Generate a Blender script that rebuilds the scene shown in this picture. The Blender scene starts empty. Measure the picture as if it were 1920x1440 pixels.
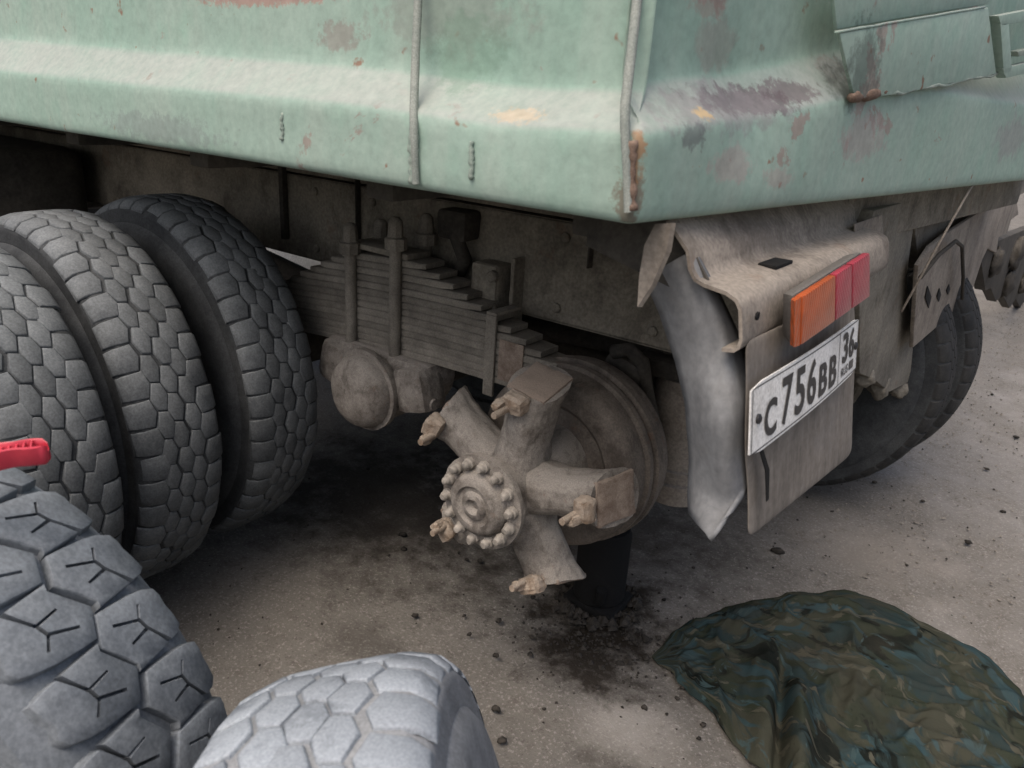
import bpy, bmesh, math, random
from mathutils import Vector, Matrix, noise as mnoise

random.seed(7)
R_ = math.radians
SC = bpy.context.scene
COL = SC.collection

# ------------------------------------------------------------------ camera
CAM_H = 1.445
PITCH, ROLL, YAW, FPX = 20.5, 3.7, 36.0, 1455.0
_p, _r, _y = R_(PITCH), R_(ROLL), R_(YAW)
FWD = Vector((-math.sin(_y) * math.cos(_p), math.cos(_y) * math.cos(_p), -math.sin(_p)))
_right = Vector((math.cos(_y), math.sin(_y), 0))
_up = _right.cross(FWD)
RGT = _right * math.cos(_r) + _up * math.sin(_r)
UPV = _up * math.cos(_r) - _right * math.sin(_r)
CAMP = Vector((0, 0, CAM_H))
cam = bpy.data.cameras.new('camera')
cam.sensor_width = 36.0
cam.sensor_fit = 'HORIZONTAL'
cam.lens = FPX / 1920 * 36
cam.clip_start = 0.02
cam.clip_end = 2000
cam.dof.use_dof = True
cam.dof.focus_distance = 1.9
cam.dof.aperture_fstop = 7.0
camo = bpy.data.objects.new('camera', cam)
camo.matrix_world = Matrix.Translation(CAMP) @ Matrix((RGT, UPV, -FWD)).transposed().to_4x4()
COL.objects.link(camo)
SC.camera = camo

# ------------------------------------------------------------------ sky, sun, exposure
SUN_EL, SUN_AZ = 62.0, 272.0      # azimuth of the sun seen from above, counter-clockwise from +X
world = bpy.data.worlds.new('World')
SC.world = world
world.use_nodes = True
wn = world.node_tree.nodes
sky = wn.new('ShaderNodeTexSky')
sky.sky_type = 'NISHITA'
sky.sun_disc = False
sky.sun_elevation = R_(SUN_EL)
sky.sun_rotation = R_(90 - SUN_AZ)
sky.air_density = 1.0
sky.dust_density = 8.0
sky.ozone_density = 1.0
bg = wn['Background']
bg.inputs['Strength'].default_value = 0.15
world.node_tree.links.new(sky.outputs[0], bg.inputs['Color'])
sl = bpy.data.lights.new('sun', 'SUN')
sl.energy = 0.7
sl.angle = R_(60)
sl.color = (1.0, 0.98, 0.95)
so = bpy.data.objects.new('sun', sl)
_sd = Vector((math.cos(R_(SUN_AZ)) * math.cos(R_(SUN_EL)), math.sin(R_(SUN_AZ)) * math.cos(R_(SUN_EL)), math.sin(R_(SUN_EL))))
so.rotation_euler = (-_sd).to_track_quat('-Z', 'Y').to_euler()
COL.objects.link(so)
SC.view_settings.view_transform = 'Standard'
SC.view_settings.look = 'None'
SC.view_settings.gamma = 1.0
SC.view_settings.use_curve_mapping = False
SC.view_settings.exposure = 0.40
SC.render.engine = 'CYCLES'
SC.render.filter_size = 1.9
SC.cycles.max_bounces = 5


# ------------------------------------------------------------------ picture point -> place on a known plane
def ray(x, y):
    return FWD + RGT * ((x - 960) / FPX) - UPV * ((y - 720) / FPX)


def at(x, y, X=None, Y=None, Z=None):
    d = ray(x, y)
    if X is not None: t = X / d.x
    elif Y is not None: t = Y / d.y
    else: t = (Z - CAM_H) / d.z
    return CAMP + d * t


def hit(x, y, p, n):
    d = ray(x, y)
    return CAMP + d * ((p - CAMP).dot(n) / d.dot(n))


# ------------------------------------------------------------------ materials
def ramp(nt, fac, stops):
    n = nt.nodes.new('ShaderNodeValToRGB')
    while len(n.color_ramp.elements) < len(stops): n.color_ramp.elements.new(0.5)
    for e, (p, c) in zip(n.color_ramp.elements, stops):
        e.position = p
        e.color = (c, c, c, 1) if isinstance(c, (int, float)) else (*c, 1)
    nt.links.new(fac, n.inputs[0])
    return n.outputs[0]


def mix(nt, f, a, b, mode='MIX'):
    n = nt.nodes.new('ShaderNodeMix')
    n.data_type = 'RGBA'
    n.blend_type = mode
    for s, v in ((0, f), (6, a), (7, b)):
        if isinstance(v, (int, float)): n.inputs[s].default_value = v if s == 0 else (v, v, v, 1)
        elif isinstance(v, (tuple, list)): n.inputs[s].default_value = (*v, 1)
        else: nt.links.new(v, n.inputs[s])
    return n.outputs[2]


def mathn(nt, op, a, b=None, clamp=False):
    n = nt.nodes.new('ShaderNodeMath')
    n.operation = op
    n.use_clamp = clamp
    for i, v in ((0, a), (1, b)):
        if v is None: continue
        if isinstance(v, (int, float)): n.inputs[i].default_value = v
        else: nt.links.new(v, n.inputs[i])
    return n.outputs[0]


def noise(nt, vec, scale, detail=5, rough=0.6, dist=0.0):
    n = nt.nodes.new('ShaderNodeTexNoise')
    n.inputs['Scale'].default_value = scale
    n.inputs['Detail'].default_value = detail
    n.inputs['Roughness'].default_value = rough
    n.inputs['Distortion'].default_value = dist
    nt.links.new(vec, n.inputs['Vector'])
    return n.outputs[0]


def stretch(nt, vec, s, loc=(0, 0, 0)):
    n = nt.nodes.new('ShaderNodeMapping')
    n.inputs['Scale'].default_value = s
    n.inputs['Location'].default_value = loc
    nt.links.new(vec, n.inputs[0])
    return n.outputs[0]


def new_mat(name):
    m = bpy.data.materials.new(name)
    m.use_nodes = True
    nt = m.node_tree
    b = nt.nodes['Principled BSDF']
    g = nt.nodes.new('ShaderNodeNewGeometry')
    return m, nt, b, g


def set_bump(nt, b, h, strength=0.3, dist=0.01):
    n = nt.nodes.new('ShaderNodeBump')
    n.inputs['Strength'].default_value = strength
    n.inputs['Distance'].default_value = dist
    nt.links.new(h, n.inputs['Height'])
    nt.links.new(n.outputs[0], b.inputs['Normal'])


def upness(nt, g, lo=0.2, hi=0.9):
    s = nt.nodes.new('ShaderNodeSeparateXYZ')
    nt.links.new(g.outputs['Normal'], s.inputs[0])
    return ramp(nt, s.outputs[2], [(lo, 0.0), (hi, 1.0)])


def blotch(nt, pos, centre, radii, wob, lo=0.62, hi=0.98):
    """mask of one irregular stain round a place on the surface"""
    v = stretch(nt, pos, tuple(1 / r for r in radii), tuple(-c / r for c, r in zip(centre, radii)))
    n = nt.nodes.new('ShaderNodeVectorMath')
    n.operation = 'LENGTH'
    nt.links.new(v, n.inputs[0])
    d = mathn(nt, 'ADD', n.outputs[1], mathn(nt, 'MULTIPLY', mathn(nt, 'SUBTRACT', wob, 0.5), 2.8))
    return ramp(nt, d, [(lo, 1.0), (hi, 0.0)]) if hi <= 1 else ramp(nt, mathn(nt, 'MULTIPLY', d, 0.5), [(lo / 2, 1.0), (hi / 2, 0.0)])


def dusty(name, base, dust, lo=0.35, hi=0.7, rough=0.85, scale=9, bump=0.35, dist=0.006, up=0.5, metal=0.0, vary=0.0, grime=0.0):
    """a material of one base colour under a patchy coat of road dust"""
    m, nt, b, g = new_mat(name)
    pos = g.outputs['Position']
    n1 = noise(nt, pos, scale, 6, 0.65)
    n2 = noise(nt, pos, scale * 7, 5, 0.7)
    f = mathn(nt, 'ADD', mathn(nt, 'MULTIPLY', n1, 0.7), mathn(nt, 'MULTIPLY', n2, 0.3))
    f = mathn(nt, 'ADD', f, mathn(nt, 'MULTIPLY', upness(nt, g, 0.3, 1.0), up * 0.4))
    f = ramp(nt, f, [(lo, 0.0), (hi, 1.0)])
    c = mix(nt, f, base, dust)
    sp = ramp(nt, noise(nt, pos, scale * 22, 3), [(0.35, 0.78), (0.65, 1.12)])
    c = mix(nt, 1.0, c, sp, 'MULTIPLY')
    if grime:
        gm = ramp(nt, noise(nt, stretch(nt, pos, (1, 1, 0.7), (5, 2, 8)), scale * 0.9, 8, 0.72, 0.5), [(0.52, 0.0), (0.62, grime)])
        c = mix(nt, gm, c, (0.035, 0.027, 0.021))
        rs = ramp(nt, noise(nt, stretch(nt, pos, (1, 1, 1), (1, 7, 3)), scale * 1.7, 7, 0.7), [(0.60, 0.0), (0.68, grime * 0.7)])
        c = mix(nt, rs, c, (0.16, 0.085, 0.05))
    if vary:
        oi = nt.nodes.new('ShaderNodeObjectInfo')
        c = mix(nt, 1.0, c, ramp(nt, oi.outputs['Random'], [(0.0, 1 - vary), (1.0, 1 + vary)]), 'MULTIPLY')
    nt.links.new(c, b.inputs['Base Color'])
    b.inputs['Roughness'].default_value = rough
    b.inputs['Metallic'].default_value = metal
    b.inputs['Specular IOR Level'].default_value = 0.3
    set_bump(nt, b, mathn(nt, 'ADD', n1, mathn(nt, 'MULTIPLY', n2, 0.6)), bump, dist)
    return m


def plain(name, c, rough=0.5, **kw):
    m, nt, b, g = new_mat(name)
    n = ramp(nt, noise(nt, g.outputs['Position'], 35, 5), [(0.3, 0.8), (0.7, 1.1)])
    nt.links.new(mix(nt, 1.0, c, n, 'MULTIPLY'), b.inputs['Base Color'])
    b.inputs['Roughness'].default_value = rough
    for k, v in kw.items(): b.inputs[k].default_value = v
    return m


M = {}
DUST = (0.21, 0.18, 0.145)
M['rubber'] = dusty('dusty_rubber', (0.05, 0.056, 0.062), (0.165, 0.178, 0.185), 0.3, 0.75, 0.75, 9, 0.3, 0.003, 0.5, vary=0.16)
M['rubber_dark'] = dusty('far_shade_rubber', (0.018, 0.019, 0.02), (0.06, 0.058, 0.054), 0.4, 0.85, 0.8, 9, 0.3, 0.003, 0.4)  # shade on the far wheels put into a darker rubber colour
M['rubber_side'] = dusty('rubber_casing', (0.028, 0.031, 0.034), (0.10, 0.106, 0.108), 0.4, 0.9, 0.85, 10, 0.25, 0.003, 0.3)
M['rubber_lug'] = dusty('grey_lug_rubber', (0.095, 0.108, 0.122), (0.235, 0.26, 0.285), 0.3, 0.8, 0.75, 8, 0.3, 0.003, 0.3, vary=0.1)
M['rubber_worn'] = dusty('worn_pale_rubber', (0.085, 0.10, 0.118), (0.30, 0.33, 0.362), 0.40, 0.62, 0.7, 16, 0.3, 0.003, 0.4, vary=0.12)
M['rubber_worn_side'] = dusty('worn_pale_sidewall', (0.12, 0.127, 0.135), (0.27, 0.28, 0.29), 0.3, 0.65, 0.8, 12, 0.3, 0.003, 0.4)
M['chassis'] = dusty('dusty_chassis', (0.075, 0.069, 0.058), (0.24, 0.22, 0.182), 0.27, 0.58, 0.9, 5, 0.3, 0.004, 0.5, grime=0.45)
M['spring'] = dusty('dusty_spring_steel', (0.10, 0.09, 0.076), (0.25, 0.23, 0.195), 0.28, 0.62, 0.85, 12, 0.3, 0.003, 0.0, vary=0.14)
M['cast'] = dusty('dusty_cast_iron', (0.10, 0.085, 0.072), (0.29, 0.265, 0.235), 0.33, 0.58, 0.85, 17, 0.6, 0.005, 0.5, grime=0.45)
M['drum'] = dusty('dusty_drum', (0.06, 0.05, 0.042), (0.20, 0.172, 0.145), 0.32, 0.66, 0.7, 10, 0.35, 0.003, 0.3, grime=0.5)
M['rust'] = dusty('rusty_pad', (0.11, 0.07, 0.05), (0.30, 0.245, 0.20), 0.3, 0.6, 0.9, 25, 0.5, 0.004, 0.6)
M['ochre'] = dusty('ochre_worn_metal', (0.19, 0.13, 0.085), (0.37, 0.31, 0.25), 0.35, 0.6, 0.85, 30, 0.5, 0.004, 0.5)
M['nut'] = dusty('dusty_nut', (0.14, 0.125, 0.105), (0.36, 0.33, 0.29), 0.3, 0.6, 0.8, 40, 0.3, 0.002, 0.4, vary=0.15)
M['bracket'] = dusty('dusty_beige_bracket', (0.12, 0.10, 0.083), (0.30, 0.265, 0.225), 0.25, 0.6, 0.85, 6, 0.3, 0.003, 0.5, grime=0.4)
M['flap'] = dusty('dusty_rubber_flap', (0.12, 0.11, 0.10), (0.26, 0.235, 0.21), 0.3, 0.65, 0.85, 6, 0.25, 0.003, 0.0)
M['flap_skylit'] = dusty('skylit_flap_rubber', (0.13, 0.145, 0.165), (0.27, 0.285, 0.30), 0.3, 0.65, 0.8, 7, 0.25, 0.003, 0.0)


def streaky(name, a, c2, tint):
    m, nt, b, g = new_mat(name)
    pos = g.outputs['Position']
    st = noise(nt, stretch(nt, pos, (30, 30, 2.0)), 1.0, 6, 0.65, 0.3)
    n1 = noise(nt, pos, 6, 7, 0.65)
    n2 = noise(nt, pos, 70, 4, 0.6)
    f = mathn(nt, 'ADD', mathn(nt, 'MULTIPLY', st, 0.55), mathn(nt, 'MULTIPLY', n1, 0.45))
    c = mix(nt, ramp(nt, f, [(0.34, 0), (0.62, 1)]), a, c2)
    c = mix(nt, ramp(nt, n1, [(0.52, 0), (0.7, 0.6)]), c, tint)
    c = mix(nt, 1.0, c, ramp(nt, n2, [(0.3, 0.82), (0.7, 1.1)]), 'MULTIPLY')
    nt.links.new(c, b.inputs['Base Color'])
    b.inputs['Roughness'].default_value = 0.95
    b.inputs['Specular IOR Level'].default_value = 0.08
    set_bump(nt, b, mathn(nt, 'ADD', st, mathn(nt, 'MULTIPLY', n2, 0.4)), 0.2, 0.002)
    return m


M['flap'] = streaky('dusty_rubber_flap', (0.13, 0.117, 0.102), (0.25, 0.225, 0.198), (0.17, 0.165, 0.16))
M['flap_skylit'] = streaky('skylit_flap_rubber', (0.15, 0.153, 0.158), (0.215, 0.222, 0.228), (0.175, 0.168, 0.158))  # same rubber as the flap, blue skylight put into its colour
M['black'] = dusty('oily_black', (0.007, 0.007, 0.007), (0.025, 0.023, 0.02), 0.55, 0.9, 0.85, 12, 0.3, 0.003, 0.1)
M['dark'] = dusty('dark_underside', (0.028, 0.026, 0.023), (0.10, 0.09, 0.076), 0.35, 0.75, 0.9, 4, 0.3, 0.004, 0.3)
M['rod'] = dusty('grey_green_rod', (0.17, 0.20, 0.18), (0.32, 0.34, 0.31), 0.3, 0.7, 0.7, 20, 0.2, 0.002, 0.2)
M['weld'] = dusty('weld_bead', (0.19, 0.27, 0.23), (0.33, 0.36, 0.32), 0.3, 0.7, 0.7, 60, 0.4, 0.003, 0.2)
M['rustweld'] = dusty('rusty_weld', (0.08, 0.05, 0.035), (0.25, 0.18, 0.14), 0.35, 0.65, 0.9, 60, 0.6, 0.004, 0.4)
M['clod'] = dusty('dark_clod', (0.02, 0.018, 0.015), (0.08, 0.07, 0.06), 0.45, 0.85, 0.95, 40, 0.5, 0.004, 0.3, vary=0.3)
M['sunlit_bar'] = dusty('sunlit_white', (0.62, 0.60, 0.56), (0.8, 0.79, 0.76), 0.3, 0.6, 0.9, 6, 0.2, 0.003, 0.3)  # white stands for sunlight on the ground beyond the truck
M['white'] = dusty('plate_white', (0.50, 0.49, 0.46), (0.74, 0.74, 0.72), 0.28, 0.5, 0.45, 9, 0.1, 0.001, 0.0)
M['ink'] = plain('plate_black', (0.02, 0.02, 0.022), 0.5)
M['red_tool'] = plain('red_plastic', (0.50, 0.035, 0.06), 0.4)
M['amber'] = plain('amber_lens', (0.43, 0.085, 0.02), 0.3)
M['red'] = plain('red_lens', (0.36, 0.035, 0.06), 0.3)
M['lamp_grey'] = dusty('lamp_housing', (0.06, 0.057, 0.055), (0.14, 0.13, 0.12), 0.3, 0.65, 0.7, 15, 0.2, 0.002, 0.5)


def paint_material():
    m, nt, b, g = new_mat('faded_mint_paint')
    pos = g.outputs['Position']
    n_big = noise(nt, pos, 2.2, 6, 0.6)
    n_mid = noise(nt, pos, 9, 6, 0.65)
    n_fine = noise(nt, pos, 60, 4, 0.6)
    streak = noise(nt, stretch(nt, pos, (14, 14, 1.2)), 1.0, 5, 0.6)
    c = mix(nt, ramp(nt, n_big, [(0.3, 0), (0.7, 1)]), (0.235, 0.355, 0.295), (0.31, 0.405, 0.352))
    c = mix(nt, ramp(nt, streak, [(0.45, 0), (0.75, 0.6)]), c, (0.33, 0.40, 0.35))
    c = mix(nt, ramp(nt, n_mid, [(0.55, 0), (0.8, 0.5)]), c, (0.215, 0.385, 0.30))
    # primer and rust showing through scrapes, more towards the rear
    sx = nt.nodes.new('ShaderNodeSeparateXYZ')
    nt.links.new(pos, sx.inputs[0])
    rear = ramp(nt, mathn(nt, 'MULTIPLY', mathn(nt, 'ADD', sx.outputs[0], 2.5), 0.4), [(0.45, 0.0), (0.85, 0.05)])
    ns = noise(nt, stretch(nt, pos, (5, 5, 6), (3.1, 0.4, 1.7)), 1.0, 7, 0.68, 0.4)
    scr = ramp(nt, mathn(nt, 'ADD', ns, rear), [(0.665, 0.0), (0.69, 0.7)])
    c = mix(nt, scr, c, mix(nt, n_mid, (0.20, 0.13, 0.11), (0.36, 0.27, 0.25)))
    spot = ramp(nt, noise(nt, pos, 26, 3, 0.5), [(0.69, 0.0), (0.74, 0.85)])
    c = mix(nt, spot, c, (0.22, 0.11, 0.07))
    # pale dust lying on the ledge
    up = upness(nt, g, 0.3, 0.62)
    dm = mathn(nt, 'MULTIPLY', up, ramp(nt, mathn(nt, 'ADD', mathn(nt, 'MULTIPLY', n_mid, 0.6), mathn(nt, 'MULTIPLY', n_fine, 0.4)), [(0.25, 0.25), (0.55, 0.92)]))
    c = mix(nt, dm, c, (0.31, 0.34, 0.315))
    # dark scorched dents, ochre chips
    for ctr, rad, col, amt in STAINS:
        s = blotch(nt, pos, ctr, rad, noise(nt, pos, 1.1 / max(min(rad), 0.012), 6, 0.72))
        c = mix(nt, mathn(nt, 'MULTIPLY', s, amt), c, col)
    sp = ramp(nt, n_fine, [(0.3, 0.86), (0.7, 1.08)])
    c = mix(nt, 1.0, c, sp, 'MULTIPLY')
    nt.links.new(c, b.inputs['Base Color'])
    b.inputs['Roughness'].default_value = 0.62
    b.inputs['Specular IOR Level'].default_value = 0.35
    set_bump(nt, b, mathn(nt, 'ADD', n_mid, mathn(nt, 'MULTIPLY', n_fine, 0.35)), 0.22, 0.006)
    return m


# the body's rear wall runs slightly off square
BY, BX0, RSL = 0.85, -0.453, 0.14
REARN = Vector((1, -RSL, 0)).normalized()
REARP = Vector((BX0, BY, 1.3))


def rear(x, y, inset=0.0):
    return hit(x, y, REARP - REARN * inset, REARN)


def side(x, y, inset=0.0):
    return at(x, y, Y=BY + inset)


STAINS = [
    (rear(1400, 190, 0.03), (0.06, 0.17, 0.022), (0.10, 0.075, 0.085), 0.75),
    (rear(1480, 172, 0.03), (0.06, 0.09, 0.02), (0.12, 0.09, 0.10), 0.7),
    (rear(1360, 205, 0.03), (0.06, 0.22, 0.035), (0.23, 0.21, 0.22), 0.5),
    (rear(1306, 213, 0.02), (0.03, 0.02, 0.009), (0.52, 0.38, 0.20), 0.8),
    (side(968, 216, 0.02), (0.05, 0.05, 0.011), (0.50, 0.38, 0.26), 0.55),
    (rear(1300, 255), (0.03, 0.03, 0.018), (0.10, 0.10, 0.11), 0.6),
    (rear(1378, 310), (0.03, 0.07, 0.028), (0.36, 0.31, 0.29), 0.6),
    (rear(1620, 255), (0.04, 0.11, 0.05), (0.33, 0.28, 0.27), 0.55),
    (rear(1900, 260), (0.06, 0.16, 0.06), (0.27, 0.26, 0.26), 0.55),
    (rear(1460, 335), (0.03, 0.05, 0.02), (0.35, 0.29, 0.27), 0.5),
    (rear(1345, 85, 0.06), (0.05, 0.06, 0.04), (0.27, 0.25, 0.22), 0.45),
    (rear(1330, 5, 0.06), (0.05, 0.06, 0.02), (0.28, 0.21, 0.18), 0.5),
    (rear(1610, 120), (0.05, 0.07, 0.07), (0.07, 0.09, 0.08), 0.6),
    (rear(1190, 380), (0.03, 0.02, 0.05), (0.15, 0.10, 0.07), 0.7),
    (rear(1200, 300), (0.02, 0.012, 0.06), (0.32, 0.17, 0.08), 0.8),
    (side(640, 70, 0.06), (0.06, 0.05, 0.025), (0.24, 0.22, 0.20), 0.7),
    (side(840, 20, 0.06), (0.16, 0.05, 0.06), (0.24, 0.27, 0.24), 0.6),
    (side(300, 240), (0.25, 0.04, 0.03), (0.20, 0.24, 0.23), 0.55),
    (side(870, 100, 0.06), (0.09, 0.05, 0.06), (0.16, 0.26, 0.20), 0.5),
    (side(490, 0, 0.06), (0.20, 0.05, 0.012), (0.36, 0.19, 0.16), 0.7),
]
M['paint'] = paint_material()


def ground_material():
    m, nt, b, g = new_mat('dusty_yard_ground')
    pos = g.outputs['Position']
    n0 = noise(nt, pos, 0.8, 5, 0.6)
    n1 = noise(nt, pos, 3.5, 7, 0.65)
    n2 = noise(nt, pos, 24, 6, 0.7)
    n3 = noise(nt, pos, 110, 4, 0.7)
    c = mix(nt, ramp(nt, n1, [(0.3, 0), (0.7, 1)]), (0.13, 0.122, 0.108), (0.205, 0.192, 0.174))
    c = mix(nt, ramp(nt, n0, [(0.4, 0), (0.7, 0.6)]), c, (0.168, 0.158, 0.144))
    c = mix(nt, ramp(nt, n2, [(0.52, 0.0), (0.72, 0.65)]), c, (0.10, 0.088, 0.075))
    # pale grit
    c = mix(nt, ramp(nt, noise(nt, pos, 45, 6, 0.75), [(0.60, 0.0), (0.64, 0.6)]), c, (0.085, 0.075, 0.065))
    c = mix(nt, ramp(nt, n3, [(0.56, 0), (0.62, 0.6)]), c, (0.33, 0.31, 0.29))
    c = mix(nt, ramp(nt, n3, [(0.30, 0.7), (0.40, 0)]), c, (0.07, 0.06, 0.05))
    # pale patches on the open side behind the truck
    for ctr, rad, col, amt in (
            ((0.9, 4.6, 0), (1.2, 3.0, 1), (0.36, 0.345, 0.33), 0.5),
            ((-0.62, 1.42, 0), (0.14, 0.11, 1), (0.40, 0.38, 0.35), 0.5),
            ((-0.35, 2.75, 0), (0.30, 0.25, 1), (0.27, 0.245, 0.215), 0.5)):
        s = blotch(nt, pos, ctr, rad, n1, 0.3, 1.1)
        c = mix(nt, mathn(nt, 'MULTIPLY', s, amt), c, col)
    # grease-soaked earth below the jack; shade under the bogie painted into the ground
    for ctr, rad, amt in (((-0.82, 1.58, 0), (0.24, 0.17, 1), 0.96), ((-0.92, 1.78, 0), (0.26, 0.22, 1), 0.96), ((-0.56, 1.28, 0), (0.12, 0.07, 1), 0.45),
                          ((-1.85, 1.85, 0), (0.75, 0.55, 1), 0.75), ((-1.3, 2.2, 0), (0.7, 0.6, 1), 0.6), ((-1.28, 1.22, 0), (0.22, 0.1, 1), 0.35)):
        s = blotch(nt, pos, ctr, rad, noise(nt, pos, 9, 6, 0.7), 0.35, 1.05)
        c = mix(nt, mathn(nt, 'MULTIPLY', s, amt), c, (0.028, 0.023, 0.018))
    nt.links.new(c, b.inputs['Base Color'])
    b.inputs['Roughness'].default_value = 0.95
    b.inputs['Specular IOR Level'].default_value = 0.15
    set_bump(nt, b, mathn(nt, 'ADD', mathn(nt, 'ADD', n1, mathn(nt, 'MULTIPLY', n2, 0.5)), mathn(nt, 'MULTIPLY', n3, 0.3)), 0.5, 0.02)
    return m


def camo_material():
    m, nt, b, g = new_mat('camouflage_cloth')
    uv = nt.nodes.new('ShaderNodeTexCoord').outputs['UV']
    def patch(sc, loc, lo, hi, dist=0.35, det=5):
        return ramp(nt, noise(nt, stretch(nt, uv, sc, loc), 1.0, det, 0.55, dist), [(lo, 0), (hi, 1)])
    c = mix(nt, patch((6, 9, 1), (0, 0, 0), 0.46, 0.52, 0.7), (0.026, 0.040, 0.040), (0.032, 0.039, 0.028))
    c = mix(nt, patch((7, 6, 1), (4, 2, 0), 0.52, 0.57, 0.8), c, (0.048, 0.051, 0.038))
    c = mix(nt, patch((6, 11, 1), (9, 7, 0), 0.55, 0.60, 0.9), c, (0.034, 0.060, 0.066))
    c = mix(nt, patch((8, 7, 1), (2, 11, 0), 0.57, 0.61, 0.8), c, (0.013, 0.016, 0.014))
    c = mix(nt, patch((11, 16, 1), (1, 3, 0), 0.59, 0.63, 1.0), c, (0.078, 0.076, 0.058))
    c = mix(nt, patch((14, 11, 1), (6, 1, 0), 0.62, 0.66, 0.8), c, (0.046, 0.074, 0.078))
    dirt = noise(nt, g.outputs['Position'], 5, 7, 0.7)
    c = mix(nt, ramp(nt, dirt, [(0.42, 0), (0.74, 0.6)]), c, (0.050, 0.046, 0.036))
    nt.links.new(c, b.inputs['Base Color'])
    b.inputs['Roughness'].default_value = 1.0
    b.inputs['Specular IOR Level'].default_value = 0.0
    set_bump(nt, b, mathn(nt, 'ADD', noise(nt, uv, 160, 3), mathn(nt, 'MULTIPLY', noise(nt, uv, 30, 4), 1.5)), 0.4, 0.004)
    return m


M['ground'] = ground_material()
M['camo'] = camo_material()


# ------------------------------------------------------------------ mesh building
def link(o, parent=None):
    COL.objects.link(o)
    if parent is not None: o.parent = parent
    return o


def tag(o, label=None, cat=None, group=None, kind=None):
    for k, v in (('label', label), ('category', cat), ('group', group), ('kind', kind)):
        if v: o[k] = v
    return o


def empty(name, loc, rot=None, parent=None):
    e = bpy.data.objects.new(name, None)
    e.empty_display_size = 0.1
    e.location = loc
    if rot is not None: e.rotation_euler = rot
    return link(e, parent)


class MB:
    def __init__(self):
        self.v, self.f = [], []

    def add(self, vs, fs):
        o = len(self.v)
        self.v += [Vector(x) for x in vs]
        self.f += [tuple(i + o for i in f) for f in fs]
        return self

    def rbox(self, c, s, bev=0.006, rot=None, seg=2):
        bm = bmesh.new()
        bmesh.ops.create_cube(bm, size=1.0)
        for v in bm.verts: v.co = Vector((v.co.x * s[0], v.co.y * s[1], v.co.z * s[2]))
        if bev: bmesh.ops.bevel(bm, geom=bm.edges[:], offset=min(bev, min(s) * 0.45), segments=seg, affect='EDGES', profile=0.6)
        mt = Matrix.Translation(Vector(c)) @ (rot.to_4x4() if rot is not None else Matrix())
        bm.verts.index_update()
        self.add([mt @ v.co for v in bm.verts], [[v.index for v in f.verts] for f in bm.faces])
        bm.free()
        return self

    def tube(self, pts, rad, n=10, cap=True):
        pts = [Vector(p) for p in pts]
        rads = rad if isinstance(rad, (list, tuple)) else [rad] * len(pts)
        rings, ref = [], None
        for i, p in enumerate(pts):
            t = (pts[min(i + 1, len(pts) - 1)] - pts[max(i - 1, 0)]).normalized()
            if ref is None:
                ref = t.orthogonal().normalized()
            ref = (ref - t * ref.dot(t)).normalized()
            b = t.cross(ref)
            rings.append([p + (ref * math.cos(2 * math.pi * k / n) + b * math.sin(2 * math.pi * k / n)) * rads[i] for k in range(n)])
        self.loft(rings, cap)
        return self

    def loft(self, rings, cap=True, closed=True):
        n = len(rings[0])
        vs = [v for r in rings for v in r]
        fs = []
        for i in range(len(rings) - 1):
            for k in range(n if closed else n - 1):
                a, b = i * n + k, i * n + (k + 1) % n
                fs.append((a, b, b + n, a + n))
        if cap and closed:
            fs.append(tuple(range(n))[::-1])
            fs.append(tuple(range((len(rings) - 1) * n, len(rings) * n)))
        return self.add(vs, fs)

    def lathe(self, prof, org, axis=(0, -1, 0), n=48, closed=False):
        """prof: (distance along axis, radius)"""
        a = Vector(axis).normalized()
        r = a.orthogonal().normalized()
        b = a.cross(r)
        org = Vector(org)
        rings = [[org + a * d + (r * math.cos(2 * math.pi * k / n) + b * math.sin(2 * math.pi * k / n)) * max(q, 1e-4) for k in range(n)] for d, q in prof]
        if closed: rings.append(rings[0])
        return self.loft(rings, cap=False)

    def prism(self, pts, thick):
        """planar outline (3D points) given a thickness vector"""
        n = len(pts)
        a = [Vector(p) for p in pts]
        b = [p + Vector(thick) for p in a]
        return self.add(a + b, [tuple(range(n)), tuple(range(2 * n - 1, n - 1, -1))] + [(i, i + n, (i + 1) % n + n, (i + 1) % n) for i in range(n)])

    def build(self, name, mat, parent=None, smooth=38, local=False, rough=0.0, rscale=20, bevel=0.0):
        off = Vector((0, 0, 0))
        if parent is not None and not local:
            p = parent
            while p is not None:
                off += Vector(p.location)
                p = p.parent
        me = bpy.data.meshes.new(name)
        me.from_pydata([v - off for v in self.v], [], self.f)
        bm = bmesh.new()
        bm.from_mesh(me)
        bmesh.ops.remove_doubles(bm, verts=bm.verts[:], dist=1e-5)
        if bevel:
            bmesh.ops.recalc_face_normals(bm, faces=bm.faces[:])
            es = [e for e in bm.edges if len(e.link_faces) == 2 and e.calc_face_angle() > 0.5]
            bmesh.ops.bevel(bm, geom=es, offset=bevel, segments=2, affect='EDGES', profile=0.6, clamp_overlap=True)
        bmesh.ops.recalc_face_normals(bm, faces=bm.faces[:])
        if rough:
            bm.normal_update()
            for v in bm.verts:
                v.co += v.normal * (mnoise.fractal((v.co + off) * rscale, 0.8, 2.0, 3) * rough)
        bm.to_mesh(me)
        bm.free()
        if smooth:
            for p in me.polygons: p.use_smooth = True
            me.set_sharp_from_angle(angle=R_(smooth))
        me.materials.append(mat if not isinstance(mat, str) else M[mat])
        return link(bpy.data.objects.new(name, me), parent)


def mobj(name, me, parent=None):
    return link(bpy.data.objects.new(name, me), parent)


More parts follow.
